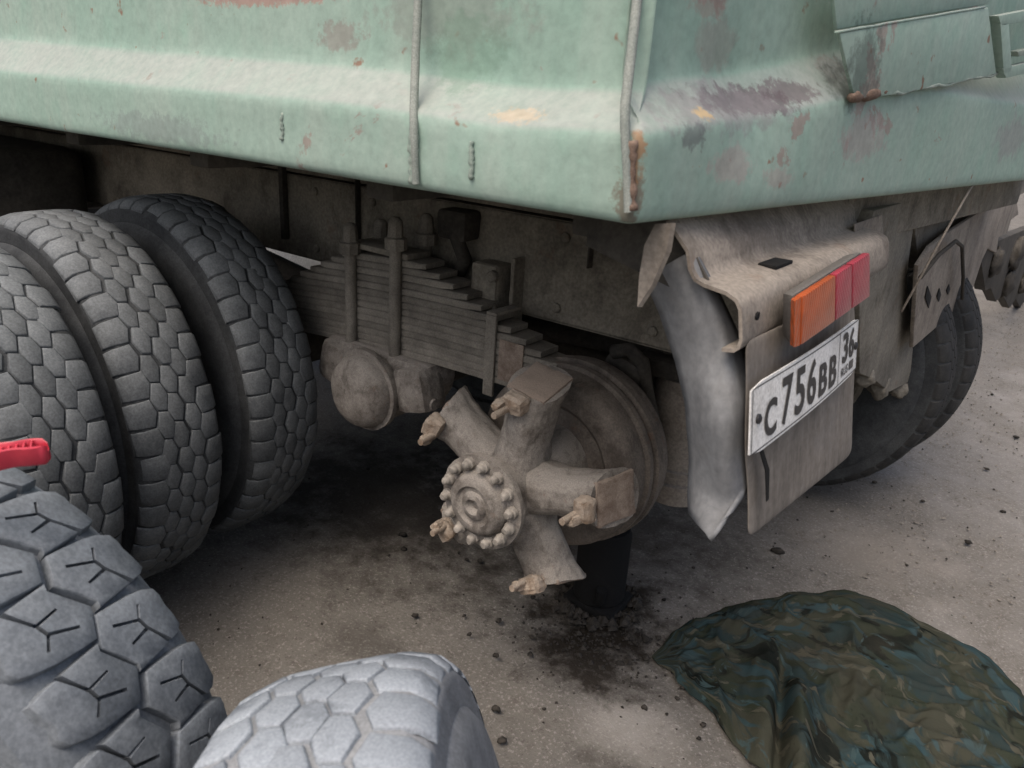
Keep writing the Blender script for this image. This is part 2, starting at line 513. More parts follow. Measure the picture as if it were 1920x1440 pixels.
# ------------------------------------------------------------------ ground
def ground():
    def axis(lo, hi, step):
        a = [lo + i * step for i in range(int(round((hi - lo) / step)) + 1)]
        s, x = step, hi
        up = []
        while x < 500:
            s *= 1.35
            x += s
            up.append(x)
        s, x = step, lo
        dn = []
        while x > -500:
            s *= 1.35
            x -= s
            dn.append(x)
        return dn[::-1] + a + up
    xs, ys = axis(-3.2, 2.4, 0.03), axis(0.4, 7.0, 0.03)
    vs = []
    for y in ys:
        for x in xs:
            d = max(0.0, 1 - max(abs(x) / 14, abs(y) / 18))
            h = (mnoise.fractal(Vector((x * 2.2, y * 2.2, 0)), 0.9, 2.0, 5) * 0.016 - 0.010) * d
            vs.append((x, y, min(h, 0.004)))
    n = len(xs)
    fs = [(j * n + i, j * n + i + 1, (j + 1) * n + i + 1, (j + 1) * n + i) for j in range(len(ys) - 1) for i in range(n - 1)]
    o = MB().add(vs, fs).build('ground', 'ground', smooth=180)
    tag(o, 'dusty grey-brown beaten earth of the yard', 'ground', kind='structure')
    return o


ground()


# ------------------------------------------------------------------ tyres
def crown(w, R, half):
    q = abs(w) / half
    d = 0.004 * q * q
    if abs(w) > half * 0.78: d += (abs(w) - half * 0.78) ** 2 * 15.0
    return R - d


def block_mesh(name, outline, R, half, depth, mat, inset=0.0022, hump=None):
    """one tread block from an outline in (across, along); along is bent round the tyre"""
    n = len(outline)
    cx = sum(p[0] for p in outline) / n
    cy = sum(p[1] for p in outline) / n

    def ring(k, dep):
        out = []
        for w, s in outline:
            d = Vector((w - cx, s - cy))
            L = d.length
            q = d * max(0.0, 1 - k / max(L, 1e-6))
            w2, s2 = cx + q.x, cy + q.y
            r = crown(w2, R, half) - dep
            a = s2 / R
            out.append(Vector((r * math.sin(a), w2, r * math.cos(a))))
        return out
    mb = MB()
    mb.loft([ring(-0.0015, depth), ring(0, depth * 0.3), ring(inset * 0.5, 0.0009), ring(inset * 1.5, 0.0)], cap=False)
    mb.f.append(tuple(range(3 * n, 4 * n)))
    me = bpy.data.meshes.new(name)
    me.from_pydata(mb.v, [], mb.f)
    bm = bmesh.new()
    bm.from_mesh(me)
    bmesh.ops.recalc_face_normals(bm, faces=bm.faces[:])
    bmesh.ops.triangulate(bm, faces=[f for f in bm.faces if len(f.verts) > 4])
    bm.to_mesh(me)
    bm.free()
    for p in me.polygons: p.use_smooth = True
    me.set_sharp_from_angle(angle=R_(50))
    me.materials.append(M[mat])
    return me


def hex_pattern(R, half, N, mat, depth, gap=0.0037, div=5.4):
    p = 2 * math.pi * R / N
    cp = half * 2 / div
    e, h = cp * 0.32, cp * 0.68
    g = gap / 2
    k = p * 0.035
    hexo = [(-h + g * 1.15, 0), (-e + g * 0.4, p / 2 - g - k), (e - g * 0.4, p / 2 - g + k), (h - g * 1.15, 0), (e - g * 0.4, -p / 2 + g + k), (-e + g * 0.4, -p / 2 + g - k)]
    rows = []
    for c in (-1, 0, 1):
        rows.append(([(w + c * cp, s) for w, s in hexo], 0.5 if c else 0.0))
    # shoulder blocks: pointed towards the middle, straight and running over the edge outside
    i0 = 2 * cp
    sh = [(i0 - h + g * 1.15, 0), (i0 - e + g * 0.4, p / 2 - g), (half * 1.02, p / 2 - g * 2.0), (half * 1.17, p / 2 - g * 3.2),
          (half * 1.17, -p / 2 + g * 3.2), (half * 1.02, -p / 2 + g * 2.0), (i0 - e + g * 0.4, -p / 2 + g)]
    rows.append((sh, 0.0))
    rows.append(([(-w, s) for w, s in sh][::-1], 0.0))
    return [(block_mesh('tread_block', o, R, half, depth, mat), ph) for o, ph in rows], N


def lug_pattern(R, half, N, mat, depth):
    p = 2 * math.pi * R / N
    k = p / 285.0
    kb = 0.110 / 250.0

    def P(a, b): return (b * kb, a * k - p * 0.5)
    q = 5.0
    # outline with the branching slot that opens on the flank
    pts = [(4, 26), (58, 2), (112, -22), (185, 12), (254, 40), (279, 32), (280, 100), (279, 163),
           (225, 145), (186, 128), (187, 56), (176, 54), (171, 122), (128, 116), (82, 38), (70, 42), (114, 120), (70, 148), (76, 157), (120, 129), (172, 137),
           (222, 156), (277, 181), (276, 215), (262, 252), (205, 250), (150, 240), (110, 252), (70, 240), (42, 195), (26, 152), (10, 72)]
    a = [P(*t) for t in pts]
    b = [(-w, -s) for w, s in a]
    return [(block_mesh('tread_block', a, R, half, depth, mat, 0.0012), 0.0), (block_mesh('tread_block', b, R, half, depth, mat, 0.0012), 81.0 / 285)], N


def visible(p, nrm):
    d = p - CAMP
    z = d.dot(FWD)
    if z < 0.15: return False
    x, y = 960 + FPX * d.dot(RGT) / z, 720 - FPX * d.dot(UPV) / z
    return -40 < x < 1960 and -40 < y < 1480 and nrm.dot(-d.normalized()) > 0.02


def make_tyre(name, loc, rot, R, half, pattern, depth, mats, parent=None, split=True, rim=True, jitter=0.0008, phase=0.0):
    """axle along local Y; tread blocks that face the viewer are pieces of their own"""
    root = empty(name, loc, rot, parent)
    mt = Matrix.Translation(Vector(loc) + (Vector(parent.location) if parent else Vector())) @ (rot.to_matrix().to_4x4() if rot is not None else Matrix())
    tread_m, side_m = mats
    Rb = R - depth * 0.85
    W = max(half * 1.26, 0.130)
    bead = 0.262
    prof = []
    for w in [i / 12 * 2 - 1 for i in range(13)]:
        prof.append((w * half * 1.12, crown(w * half * 1.12, Rb, half)))
    s1 = [(half * 1.17, Rb - 0.030), (half * 1.19, Rb - 0.040), (half * 1.175, Rb - 0.044), (half * 1.20, Rb - 0.052), (half * 1.185, Rb - 0.056), (half * 1.215, Rb - 0.064),
          (half * 1.20, Rb - 0.068), (W * 0.985, Rb - 0.082), (W, Rb - 0.11), (W * 1.01, Rb - 0.14), (W * 0.985, Rb - 0.18), (W * 0.93, Rb - 0.21), (W * 0.86, bead + 0.03), (W * 0.80, bead + 0.012), (W * 0.78, bead)]
    full = [(-w, r) for w, r in s1[::-1]] + prof + s1
    inner = [(W * 0.70, bead + 0.003), (W * 0.80, bead + 0.06), (W * 0.88, Rb - 0.13), (half * 0.9, Rb - 0.035), (0, Rb - 0.028)]
    full = full + inner + [(-w, r) for w, r in inner[::-1][1:]]
    mb = MB().lathe(full, (0, 0, 0), (0, 1, 0), 96, closed=True)
    mb.build('casing', side_m, root, 45, local=True, rough=0.0)
    (rows, N) = pattern
    rest = MB()
    rng = random.Random(hash(name) % 1000 + int(R * 1000))
    for me, ph in rows:
        for i in range(N):
            a = 2 * math.pi * (i + ph + phase) / N
            rm = Matrix.Rotation(a, 4, 'Y')
            cen = sum((v.co for v in me.vertices), Vector()) / len(me.vertices)
            pw = mt @ (rm @ cen)
            nw = (mt.to_3x3() @ (rm.to_3x3() @ Vector((cen.x, cen.y * 0.25 if abs(cen.y) < half * 0.7 else cen.y * 1.6, cen.z)))).normalized()
            if split and visible(pw, nw):
                o = mobj('tread_block', me, root)
                o.rotation_euler = (rng.gauss(0, 0.006), a + rng.gauss(0, 0.0014), 0)
                sc = 1 + rng.gauss(0, jitter)
                o.scale = (sc, 1, sc)
            else:
                rest.add([rm @ v.co for v in me.vertices], [tuple(p.vertices) for p in me.polygons])
    if rest.v:
        t = rest.build('tread', tread_m, root, 50, local=True)
        t['kind'] = 'stuff'
    if rim:
        rp = [(-W * 0.84, bead + 0.022), (-W * 0.86, bead + 0.006), (-W * 0.78, bead - 0.006), (-W * 0.2, bead - 0.018), (W * 0.7, bead - 0.006), (W * 0.84, bead + 0.004), (W * 0.86, bead + 0.022)]
        rp = rp + [(w * 0.98, r - 0.009) for w, r in rp[::-1]]
        MB().lathe(rp, (0, 0, 0), (0, 1, 0), 48, closed=True).build('rim', 'chassis', root, 40, local=True)
    return root


from mathutils import Euler
TR, TH = 0.54, 0.096
hexA = hex_pattern(TR, TH, 48, 'rubber', 0.0065)
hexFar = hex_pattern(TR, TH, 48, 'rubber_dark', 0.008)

# ------------------------------------------------------------------ the truck
truck = empty('dump_truck', (-1.56, 2.05, 0))
tag(truck, 'dusty dump truck with mint green body, jacked up with a rear wheel removed', 'truck')
TL = Vector(truck.location)


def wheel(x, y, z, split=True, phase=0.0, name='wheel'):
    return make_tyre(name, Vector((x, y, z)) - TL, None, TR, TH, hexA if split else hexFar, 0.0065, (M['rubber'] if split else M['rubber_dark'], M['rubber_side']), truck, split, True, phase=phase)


w = wheel(-2.2, 0.93, 0.54)
w['label'] = 'outer twin wheel with honeycomb tread'
w = wheel(-2.215, 1.262, 0.562, phase=0.37)
w['label'] = 'inner twin wheel with honeycomb tread, in shade'
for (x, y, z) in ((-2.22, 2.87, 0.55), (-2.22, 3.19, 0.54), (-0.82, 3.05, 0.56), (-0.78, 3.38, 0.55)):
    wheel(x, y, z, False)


# --- cargo body: floor, lower sill with dusty ledge, walls
def body_shell():
    st = []
    xs = [-6.2 + i * 0.05 for i in range(int((6.2 + BX0 - 0.03) / 0.05) + 1)]
    for x in xs: st.append(((x, BY), (0, -1)))
    # rounded corner
    rn = (REARN.x, REARN.y)
    r = 0.018
    for k in range(1, 6):
        f = k / 6
        n = Vector((rn[0] * f, -(1 - f) + rn[1] * f)).normalized()
        cx, cy = BX0 - r, BY + r
        st.append(((cx + n.x * r, cy + n.y * r), (n.x, n.y)))
    y = BY + r
    while y < 3.42:
        st.append(((BX0 + RSL * (y - BY), y), rn))
        y += 0.04
    zc_l, zb_l = 1.430, 1.500
    zc, zb = 1.411, 1.452
    rc0, rc1 = rear(1215, 250).z, rear(1560, 185).z
    rb1 = rear(1560, 117, 0.055).z
    yc = rear(1560, 185).y
    rings = []
    for (p, n) in st:
        if n == (0, -1):
            f = min(1, max(0, (p[0] + 2.6) / (2.6 + BX0)))
            c, b = zc_l + (zc - zc_l) * f, zb_l + (zb - zb_l) * f
        else:
            f = min(1.6, max(0, (p[1] - BY) / (yc - BY)))
            c, b = zc + (rc1 - zc) * f, zb + (rb1 - zb) * f
        prof = [(0.30, 1.300), (0.06, 1.300), (0.02, 1.301), (0.006, 1.304), (0.0, 1.312), (0.0, 1.34), (0.0, 1.37), (-0.001, c - 0.016), (0.001, c - 0.006), (0.006, c + 0.003), (0.018, c + (b - c) * 0.22),
                (0.037, c + (b - c) * 0.62), (0.052, b - 0.004), (0.058, b + 0.004), (0.060, b + 0.03), (0.060, b + 0.12), (0.060, b + 0.25), (0.060, 1.95), (0.060, 2.35)]
        ring = []
        for (i, z) in prof:
            q = Vector((p[0] - n[0] * i, p[1] - n[1] * i, z))
            a = mnoise.fractal(Vector((q.x * 1.7, q.y * 1.7, q.z * 3.1)), 1.0, 2.0, 3) * 0.006 + mnoise.noise(Vector((q.x * 6, q.y * 6, q.z * 9))) * 0.0018
            if z > 1.303:
                q.x += n[0] * a
                q.y += n[1] * a
                q.z += a * 0.5
            else:
                q.z += mnoise.noise(Vector((q.x * 2.5, q.y * 2.5, 0))) * 0.003
            ring.append(q)
        rings.append(ring)
    # hammered-in dents in the rear ledge
    for ctr, rad, dep in ((rear(1400, 190, 0.03), 0.13, 0.022), (rear(1480, 175, 0.03), 0.09, 0.012), (side(900, 100, 0.06), 0.16, 0.012), (side(985, 200, 0.03), 0.10, 0.01)):
        for ri, (p, n) in zip(rings, st):
            for q in ri:
                d = (q - ctr).length / rad
                if d < 1:
                    s = (1 - d * d) ** 2 * dep
                    q.x -= n[0] * s
                    q.y -= n[1] * s
                    q.z -= s * 0.4
    mb = MB()
    mb.loft(rings, cap=False, closed=False)
    o = mb.build('cargo_body', 'paint', truck, 180)
    o['label'] = 'faded mint green steel body with dented dusty ledge'
    sm = o.modifiers.new('sub', 'SUBSURF')
    sm.levels = sm.render_levels = 1
    return o


body = body_shell()
fl = MB()
fl.rbox((-3.3, 2.1, 1.345), (5.55, 2.36, 0.05), 0.004)
for x in (-5.2, -4.4, -3.6, -2.9, -2.2, -1.62, -1.05, -0.6):
    fl.rbox((x, 2.1, 1.285), (0.07, 2.2, 0.07), 0.006)
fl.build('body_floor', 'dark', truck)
MB().rbox((-6.15, 2.1, 1.85), (0.06, 2.4, 1.1), 0.01).build('front_board', 'paint', truck)
MB().rbox((-3.3, 3.36, 1.82), (5.7, 0.05, 1.05), 0.01).build('side_board', 'paint', truck)


def body_rod(x0, x1, xb, dark):
    p0 = at(x0, -40, Y=BY + 0.045)
    p1 = at(x1, 205, Y=BY + 0.004) if not dark else at(x1, 200, Y=BY - 0.002)
    p2 = at(x1, 240, Y=BY - 0.008)
    p3 = at(xb, 345 if not dark else 398, Y=BY - 0.006)
    top = Vector((p0.x, BY + 0.05, 2.3))
    return MB().tube([top, p0, p0.lerp(p1, 0.5) + Vector((0.002, -0.003, 0)), p1, p2, p2.lerp(p3, 0.5), p3], [0.0062] * 5 + [0.005, 0.0055], 10)


o = body_rod(786, 776, 780, False).build('tie_rod', 'rod', truck, 60)
o = body_rod(1199, 1172, 1178, True).build('tie_rod', 'rod', truck, 60)
# lumpy weld beads
for (x, y0, y1, rad) in ((530, 212, 262, 0.0045), (884, 265, 335, 0.0042), (776, 235, 345, 0.008), (1184, 265, 395, 0.007)):
    pts, rr = [], []
    for k in range(15):
        f = k / 14
        q = at(x + random.uniform(-1.6, 1.6), y0 + (y1 - y0) * f, Y=BY - 0.002)
        pts.append(q)
        rr.append(rad * random.uniform(0.55, 1.25))
    MB().tube(pts, rr, 8).build('weld_bead', 'rustweld' if x == 1184 else 'weld', truck, 180)

# patched sheet on the rear wall
RT = REARN * 0.012


def rear_plate(pts, off, th, name, mat='paint', bev=0.003):
    return MB().prism([rear(x, y, -off) for x, y in pts], REARN * th).build(name, mat, truck, 30, bevel=bev)


rear_plate([(1566, 62), (1700, 38), (1846, 14), (1852, 60), (1862, 138), (1760, 160), (1680, 176), (1596, 186), (1584, 140)], 0.004, 0.007, 'patch_plate')
rear_plate([(1549, -60), (1900, -110), (1848, 8), (1700, 32), (1562, 56)], -0.016, 0.007, 'patch_plate')
fold = MB().tube([rear(1566 + 280 * k / 12, 61 - 47 * k / 12 + random.uniform(-1, 1), -0.010) for k in range(13)], 0.0022, 8)
fold.build('folded_edge', 'paint', truck, 180)
seam = MB().tube([rear(1668 + 200 * k / 18, 178 - 38 * k / 18 + random.uniform(-3, 3), -0.008) for k in range(19)], [random.uniform(0.002, 0.0045) for k in range(19)], 7)
seam.build('weld_bead', 'weld', truck, 180)
wb = MB().tube([rear(1592 + 80 * k / 10, 180 - 6 * k / 10 + random.uniform(-3, 3), -0.006) for k in range(11)], [random.uniform(0.0035, 0.010) for k in range(11)], 10)
wb.build('weld_bead', 'rustweld', truck, 180, rough=0.004, rscale=60)
# recessed latch frame at the edge of the picture
for pts, mt in (([(1852, 30), (1990, 4), (1990, 22), (1858, 50)], 'paint'), ([(1862, 128), (1990, 98), (1990, 118), (1868, 146)], 'paint'), ([(1856, 44), (1872, 42), (1880, 138), (1864, 140)], 'paint'),
                ([(1890, 96), (1990, 72), (1990, 82), (1892, 106)], 'weld')):
    rear_plate(pts, 0.002, 0.02, 'latch_frame', mt, 0.002)

# --- chassis
fr = MB()
for yw, s in ((1.62, 1), (2.48, -1)):
    L0, L1 = -6.6, -0.42
    fr.rbox(((L0 + L1) / 2, yw + 0.004 * s, 1.03), (L1 - L0, 0.008, 0.262), 0.003)
    fr.rbox(((L0 + L1) / 2, yw + 0.045 * s, 0.904), (L1 - L0, 0.09, 0.008), 0.003)
    fr.rbox(((L0 + L1) / 2, yw + 0.045 * s, 1.157), (L1 - L0, 0.09, 0.008), 0.003)
    o = fr.build('frame_rail', 'chassis', truck, 38)
    fr = MB()
    sub = MB().rbox(((L0 + L1) / 2 - 0.05, yw + 0.03 * s, 1.213), (L1 - L0 - 0.1, 0.07, 0.09), 0.005)
    sub.build('subframe_rail', 'chassis', truck, 38)
for x in (-4.6, -3.2, -1.56, -0.46):
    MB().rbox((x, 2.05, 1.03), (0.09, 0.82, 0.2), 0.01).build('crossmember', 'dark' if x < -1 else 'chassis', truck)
# seam plates and vertical stiffeners on the web
for x0, x1, z0, z1 in ((-0.962, -0.957, 1.06, 1.255), (-1.78, -1.775, 0.95, 1.25), (-2.14, -2.12, 0.95, 1.25)):
    MB().rbox(((x0 + x1) / 2, 1.607, (z0 + z1) / 2), (x1 - x0, 0.02, z1 - z0), 0.002).build('web_stiffener', 'dark', truck)
MB().rbox((-0.70, 1.611, 1.185), (0.5, 0.007, 0.12), 0.002).build('web_plate', 'chassis', truck)
for x in (-0.66, -0.8, -1.05, -1.42, -1.75, -2.0):
    for z in (0.94, 1.12):
        MB().lathe([(0, 0.013), (0.008, 0.013), (0.011, 0.009), (0.011, 0)], (x + random.uniform(-.03, .03), 1.621, z), (0, -1, 0), 10).build('rivet', 'chassis', truck)

# bump-stop bracket
bp = at(925, 545, Y=1.58)
bs = MB().rbox((bp.x - 0.005, 1.58, bp.z), (0.085, 0.08, 0.15), 0.012)
bs.rbox((bp.x + 0.062, 1.60, bp.z + 0.002), (0.012, 0.05, 0.19), 0.003)
bs.rbox((bp.x - 0.055, 1.602, bp.z + 0.01), (0.03, 0.036, 0.11), 0.006)
b0 = bs.build('bump_stop_bracket', 'chassis', truck, rough=0.002)
for dz in (0.05, -0.03):
    MB().lathe([(0, 0.016), (0.012, 0.016), (0.016, 0.012), (0.016, 0)], (bp.x + 0.03, 1.542, bp.z + dz), (0, -1, 0), 8).build('bolt', 'spring', b0)
MB().tube([(-1.36, 1.6, 1.13), (-1.345, 1.56, 1.08), (-1.33, 1.58, 1.02), (-1.37, 1.6, 0.97)], 0.02, 10).build('air_hose', 'dark', truck, 180)
MB().rbox((-1.36, 1.585, 1.11), (0.10, 0.07, 0.08), 0.015).build('shackle_bracket', 'dark', truck, rough=0.003)

# --- leaf spring pack
spring = empty('leaf_spring', Vector((-1.53, 1.515, 0.74)) - TL, None, truck)
NL, LT = 14, 0.0192
SLP = 0.055


def leaf_z(x, i): return (i + 0.5) * LT + x * SLP - 0.055 * x * x


for i in range(NL):
    hl = 0.72 - 0.03 * i if i < 4 else 0.605 - (i - 4) * 0.048
    hr = hl - 0.02
    ring = []
    n = 16
    hw = 0.045 + random.uniform(-0.0012, 0.0012)
    for k in range(n + 1):
        x = -hl + (hl + hr) * k / n
        tp = 1.0
        e = min(x + hl, hr - x)
        hwk = hw * (0.80 if e < 0.012 else 1.0)
        zz = leaf_z(x, i)
        th = LT * (0.44 if e > 0.03 else 0.36)
        ring.append([Vector((x, -hwk, zz - th)), Vector((x, -hwk - 0.0008, zz + th * 0.5)), Vector((x, -hwk + 0.003, zz + th)), Vector((x, hwk, zz + th)), Vector((x, hwk, zz - th))])
    o = MB().loft(ring).build('leaf', 'rust' if False else 'spring', spring, 30, local=True)


def sp(x, y, z): return Vector((-1.53 + x, 1.515 + y, 0.74 + z))


# straps round the pack
for x in (0.392,):
    z0, z1 = leaf_z(x, 0) - 0.045, leaf_z(x, 9) - 0.006
    c = MB().rbox(sp(x, -0.051, (z0 + z1) / 2), (0.032, 0.008, z1 - z0), 0.002)
    c.rbox(sp(x, 0.0, z1 + 0.004), (0.032, 0.108, 0.008), 0.002)
    c.build('spring_clip', 'spring', spring)
MB().rbox(sp(0.455, -0.0475, leaf_z(0.455, 3)), (0.075, 0.003, LT * 5.5), 0.001).build('rusty_patch', 'rust', spring)
# U-bolts with tall nuts
for x, top in ((-0.115, 1.075), (0.062, 1.115)):
    u = MB().tube([(-1.53 + x, 1.458, 0.69), (-1.53 + x, 1.458, top - 0.02)], 0.0165, 12)
    u.tube([(-1.53 + x, 1.575, 0.69), (-1.53 + x, 1.575, top - 0.02)], 0.0165, 12)
    o = u.build('u_bolt', 'spring', spring, rough=0.001)
    for y in (1.458, 1.575):
        MB().lathe([(0, 0.0), (0, 0.03), (0.03, 0.03), (0.034, 0.022), (0.075, 0.019), (0.085, 0.01), (0.085, 0)], (-1.53 + x, y, top - 0.075), (0, 0, 1), 8).build('nut', 'spring', spring, rough=0.002)
tp = MB().rbox(sp(-0.025, 0, leaf_z(0, 13) + 0.022), (0.24, 0.092, 0.018), 0.008)
tp.build('top_clamp', 'chassis', spring, rough=0.003)

# balance trunnion
tr = empty('balance_trunnion', Vector((-1.53, 1.42, 0.64)) - TL, None, truck)
MB().lathe([(-0.25, 0.10), (-0.02, 0.103), (0.0, 0.118), (0.02, 0.118), (0.022, 0.106), (0.04, 0.104), (0.062, 0.092), (0.075, 0.07), (0.08, 0.035), (0.08, 0.0)], (-1.53, 1.42, 0.638), (0, -1, 0), 40).build('hub_cap', 'cast', tr, 40, rough=0.002)
sd = MB().rbox((-1.53, 1.50, 0.71), (0.40, 0.13, 0.075), 0.02)
sd.build('spring_saddle', 'cast', tr)
for x in (-1.685, -1.375):
    l = MB().rbox((x, 1.462, 0.672), (0.115, 0.10, 0.13), 0.028, Matrix.Rotation(R_(-14 if x > -1.5 else 14), 3, 'Y'))
    l.lathe([(0, 0.026), (0.02, 0.026), (0.024, 0.018), (0.04, 0.016), (0.04, 0)], (x + 0.03, 1.45, 0.645), (1, 0, 0), 10)
    l.build('clamp_lug', 'cast', tr)
MB().tube([(-1.53, 1.5, 0.64), (-1.53, 2.6, 0.64)], 0.065, 16).build('cross_tube', 'dark', truck)

# --- axles, brake drum, spoked hub
HX, HZ = -0.90, 0.625
for x, z in ((HX, HZ), (-2.22, 0.545)):
    ax = MB().tube([(x, 1.45 if x > -1 else 1.0, z), (x, 1.8, z), (x, 1.9, z + 0.005), (x, 2.05, z + 0.01), (x, 2.2, z + 0.005), (x, 2.3, z), (x, 3.2, z)], [0.075, 0.08, 0.15, 0.19, 0.15, 0.08, 0.075], 20)
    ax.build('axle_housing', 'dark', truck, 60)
dr = [(0.0, 0.06), (0.0, 0.15), (0.012, 0.165), (0.014, 0.205), (0.008, 0.222), (-0.004, 0.231), (-0.03, 0.234), (-0.055, 0.235), (-0.058, 0.246), (-0.072, 0.247), (-0.075, 0.239), (-0.088, 0.239), (-0.091, 0.252),
      (-0.112, 0.253), (-0.116, 0.243), (-0.15, 0.243), (-0.155, 0.22), (-0.15, 0.1)]
drum = MB().lathe([(a_, b_ * 0.935) for a_, b_ in dr], (HX, 1.425, HZ), (0, -1, 0), 72).build('brake_drum', 'drum', truck, 35, rough=0.0008)
MB().lathe([(0, 0.05), (0.0, 0.205), (0.02, 0.215), (0.03, 0.215), (0.03, 0.05)], (HX, 1.615, HZ), (0, -1, 0), 40).build('dust_shield', 'dark', drum, 35)

hub = empty('spoked_hub', Vector((HX, 1.28, HZ)) - TL, None, truck)
barrel = [(-0.20, 0.10), (-0.12, 0.10), (-0.06, 0.094), (0.02, 0.082), (0.08, 0.076), (0.108, 0.077), (0.112, 0.106), (0.126, 0.107), (0.129, 0.098), (0.129, 0)]
MB().lathe(barrel, (HX, 1.28, HZ), (0, -1, 0), 56).build('barrel', 'cast', hub, 40, rough=0.002, rscale=25)
MB().lathe([(0, 0.074), (0.006, 0.074), (0.012, 0.070), (0.020, 0.068), (0.026, 0.061), (0.028, 0.046), (0.022, 0.041), (0.022, 0.033), (0.028, 0.029), (0.030, 0.018), (0.024, 0.013), (0.016, 0.009), (0.016, 0)], (HX, 1.153, HZ), (0, -1, 0), 40).build('end_cap', 'cast', hub, 50, rough=0.0015, rscale=60)
NN = 14
for k in range(NN):
    a = 2 * math.pi * (k + 0.3) / NN
    c = Vector((HX + 0.0885 * math.cos(a), 1.155, HZ + 0.0885 * math.sin(a)))
    MB().lathe([(-0.002, 0.0135), (0.012, 0.0135), (0.014, 0.0105), (0.022, 0.0100), (0.027, 0.007), (0.028, 0)], c, (0, -1, 0), 8).build('nut', 'nut', hub, 50, rough=0.0014, rscale=90)

SPK = 10.5
for k in range(5):
    a = R_(SPK + 72 * k)
    d = Vector((math.cos(a), 0, math.sin(a)))
    t = Vector((-math.sin(a), 0, math.cos(a)))
    yv = Vector((0, 1, 0))
    C = Vector((HX, 1.285, HZ))
    rings = []
    secs = [(0.05, 0.060, 0.075, 0.0), (0.09, 0.054, 0.066, 0.0), (0.115, 0.050, 0.060, 0.0), (0.16, 0.051, 0.060, 0.004), (0.200, 0.053, 0.060, 0.008), (0.222, 0.060, 0.064, 0.010), (0.240, 0.064, 0.066, 0.012)]
    for (r, wx, wy, sh) in secs:
        ring = []
        for q in range(20):
            th = 2 * math.pi * q / 20
            ct, s_ = math.cos(th), math.sin(th)
            ex = 0.84
            px_ = wx * math.copysign(abs(ct) ** ex, ct)
            py_ = wy * math.copysign(abs(s_) ** ex, s_)
            ext = 0.0
            if r > 0.19: ext = (py_ + 0.02) * 0.30      # the seat is cut on a slant
            ring.append(C + d * (r + ext) + t * px_ + yv * (py_ + sh))
        rings.append(ring)
    MB().loft(rings).build('spoke', 'cast', hub, 50, rough=0.0035, rscale=22)
    # seat pad on the slant
    sl_ = math.atan(0.30)
    rot = Matrix((t, (yv * math.cos(sl_) + d * math.sin(sl_)), (d * math.cos(sl_) - yv * math.sin(sl_)))).transposed()
    pc = C + d * 0.245 + yv * 0.012
    MB().rbox(pc, (0.100, 0.106, 0.012), 0.005, rot).build('rim_seat', 'rust', hub)
    # ear with stud at the outer edge
    e = MB().rbox(C + d * 0.220 - yv * 0.066, (0.052, 0.040, 0.040), 0.012, rot)
    sgn = 1 if k in (1, 2) else -0.6
    e.rbox(C + d * 0.212 - yv * 0.082 + t * 0.026 * sgn, (0.022, 0.05, 0.024), 0.007, rot)
    e.build('clamp_ear', 'ochre', hub, rough=0.004, rscale=45)
    s0 = C + d * 0.206 - yv * 0.078 + t * 0.012 * sgn
    MB().tube([s0, s0 - yv * 0.045 - d * 0.004], [0.0085, 0.0075], 10).build('stud', 'ochre', hub, 60)

# brake chamber and slack adjuster behind the drum
bc = at(1262, 800, Y=1.78)
ch = MB().lathe([(0, 0), (0, 0.05), (0.015, 0.085), (0.06, 0.09), (0.062, 0.098), (0.075, 0.098), (0.078, 0.088), (0.10, 0.088), (0.102, 0.097), (0.115, 0.097), (0.118, 0.09), (0.32, 0.088), (0.35, 0.075), (0.36, 0)], (bc.x + 0.02, 1.80, 0.44), (0, 0, 1), 40)
ch.build('brake_chamber', 'bracket', truck, 40, rough=0.001)
MB().rbox((bc.x - 0.04, 1.74, 0.82), (0.12, 0.07, 0.05), 0.015).build('chamber_bracket', 'dark', truck)
hs = MB().tube([at(1150, 660, Y=1.60), at(1180, 655, Y=1.60), at(1205, 680, Y=1.62), at(1212, 730, Y=1.65), at(1225, 790, Y=1.68), at(1228, 900, Y=1.7)], 0.018, 10)
hs.build('brake_hose', 'dark', truck, 180)
MB().rbox(at(1175, 690, Y=1.64), (0.11, 0.05, 0.06), 0.02, Matrix.Rotation(0.3, 3, 'Y')).build('slack_adjuster', 'dark', truck, rough=0.004)
# reaction rod below the frame
MB().tube([(-0.86, 1.9, 0.80), (-1.5, 1.9, 0.76)], 0.028, 12).build('reaction_rod', 'dark', truck)
MB().tube([(-0.9, 2.05, 0.64), (-1.6, 2.05, 0.75), (-2.2, 2.05, 0.6), (-4.5, 2.05, 0.9)], 0.055, 14).build('drive_shaft', 'dark', truck)
# things further forward under the body
tk = MB().rbox((-3.9, 1.28, 0.86), (1.2, 0.55, 0.56), 0.09, None, 4)
tk.build('fuel_tank', 'dark', truck, 50)
MB().rbox((-3.9, 2.9, 0.86), (1.2, 0.5, 0.5), 0.05).build('battery_box', 'dark', truck)
MB().rbox((-5.2, 2.05, 0.95), (1.0, 0.7, 0.6), 0.1).build('gearbox', 'dark', truck)
MB().rbox((-6.0, 2.05, 0.85), (0.06, 2.3, 0.9), 0.02).build('light_block_board', 'dark', truck)  # added board, blocks light coming in under the body from the front

# --- rear crossbar, bent from sheet
YB0, YB1 = 0.97, 1.78
pp = [(-0.462, 1.297), (-0.428, 1.262), (-0.421, 1.238), (-0.413, 1.227), (-0.400, 1.223), (-0.368, 1.219), (-0.352, 1.212), (-0.344, 1.200), (-0.340, 1.180), (-0.336, 1.160), (-0.338, 1.148), (-0.345, 1.141), (-0.362, 1.138)]


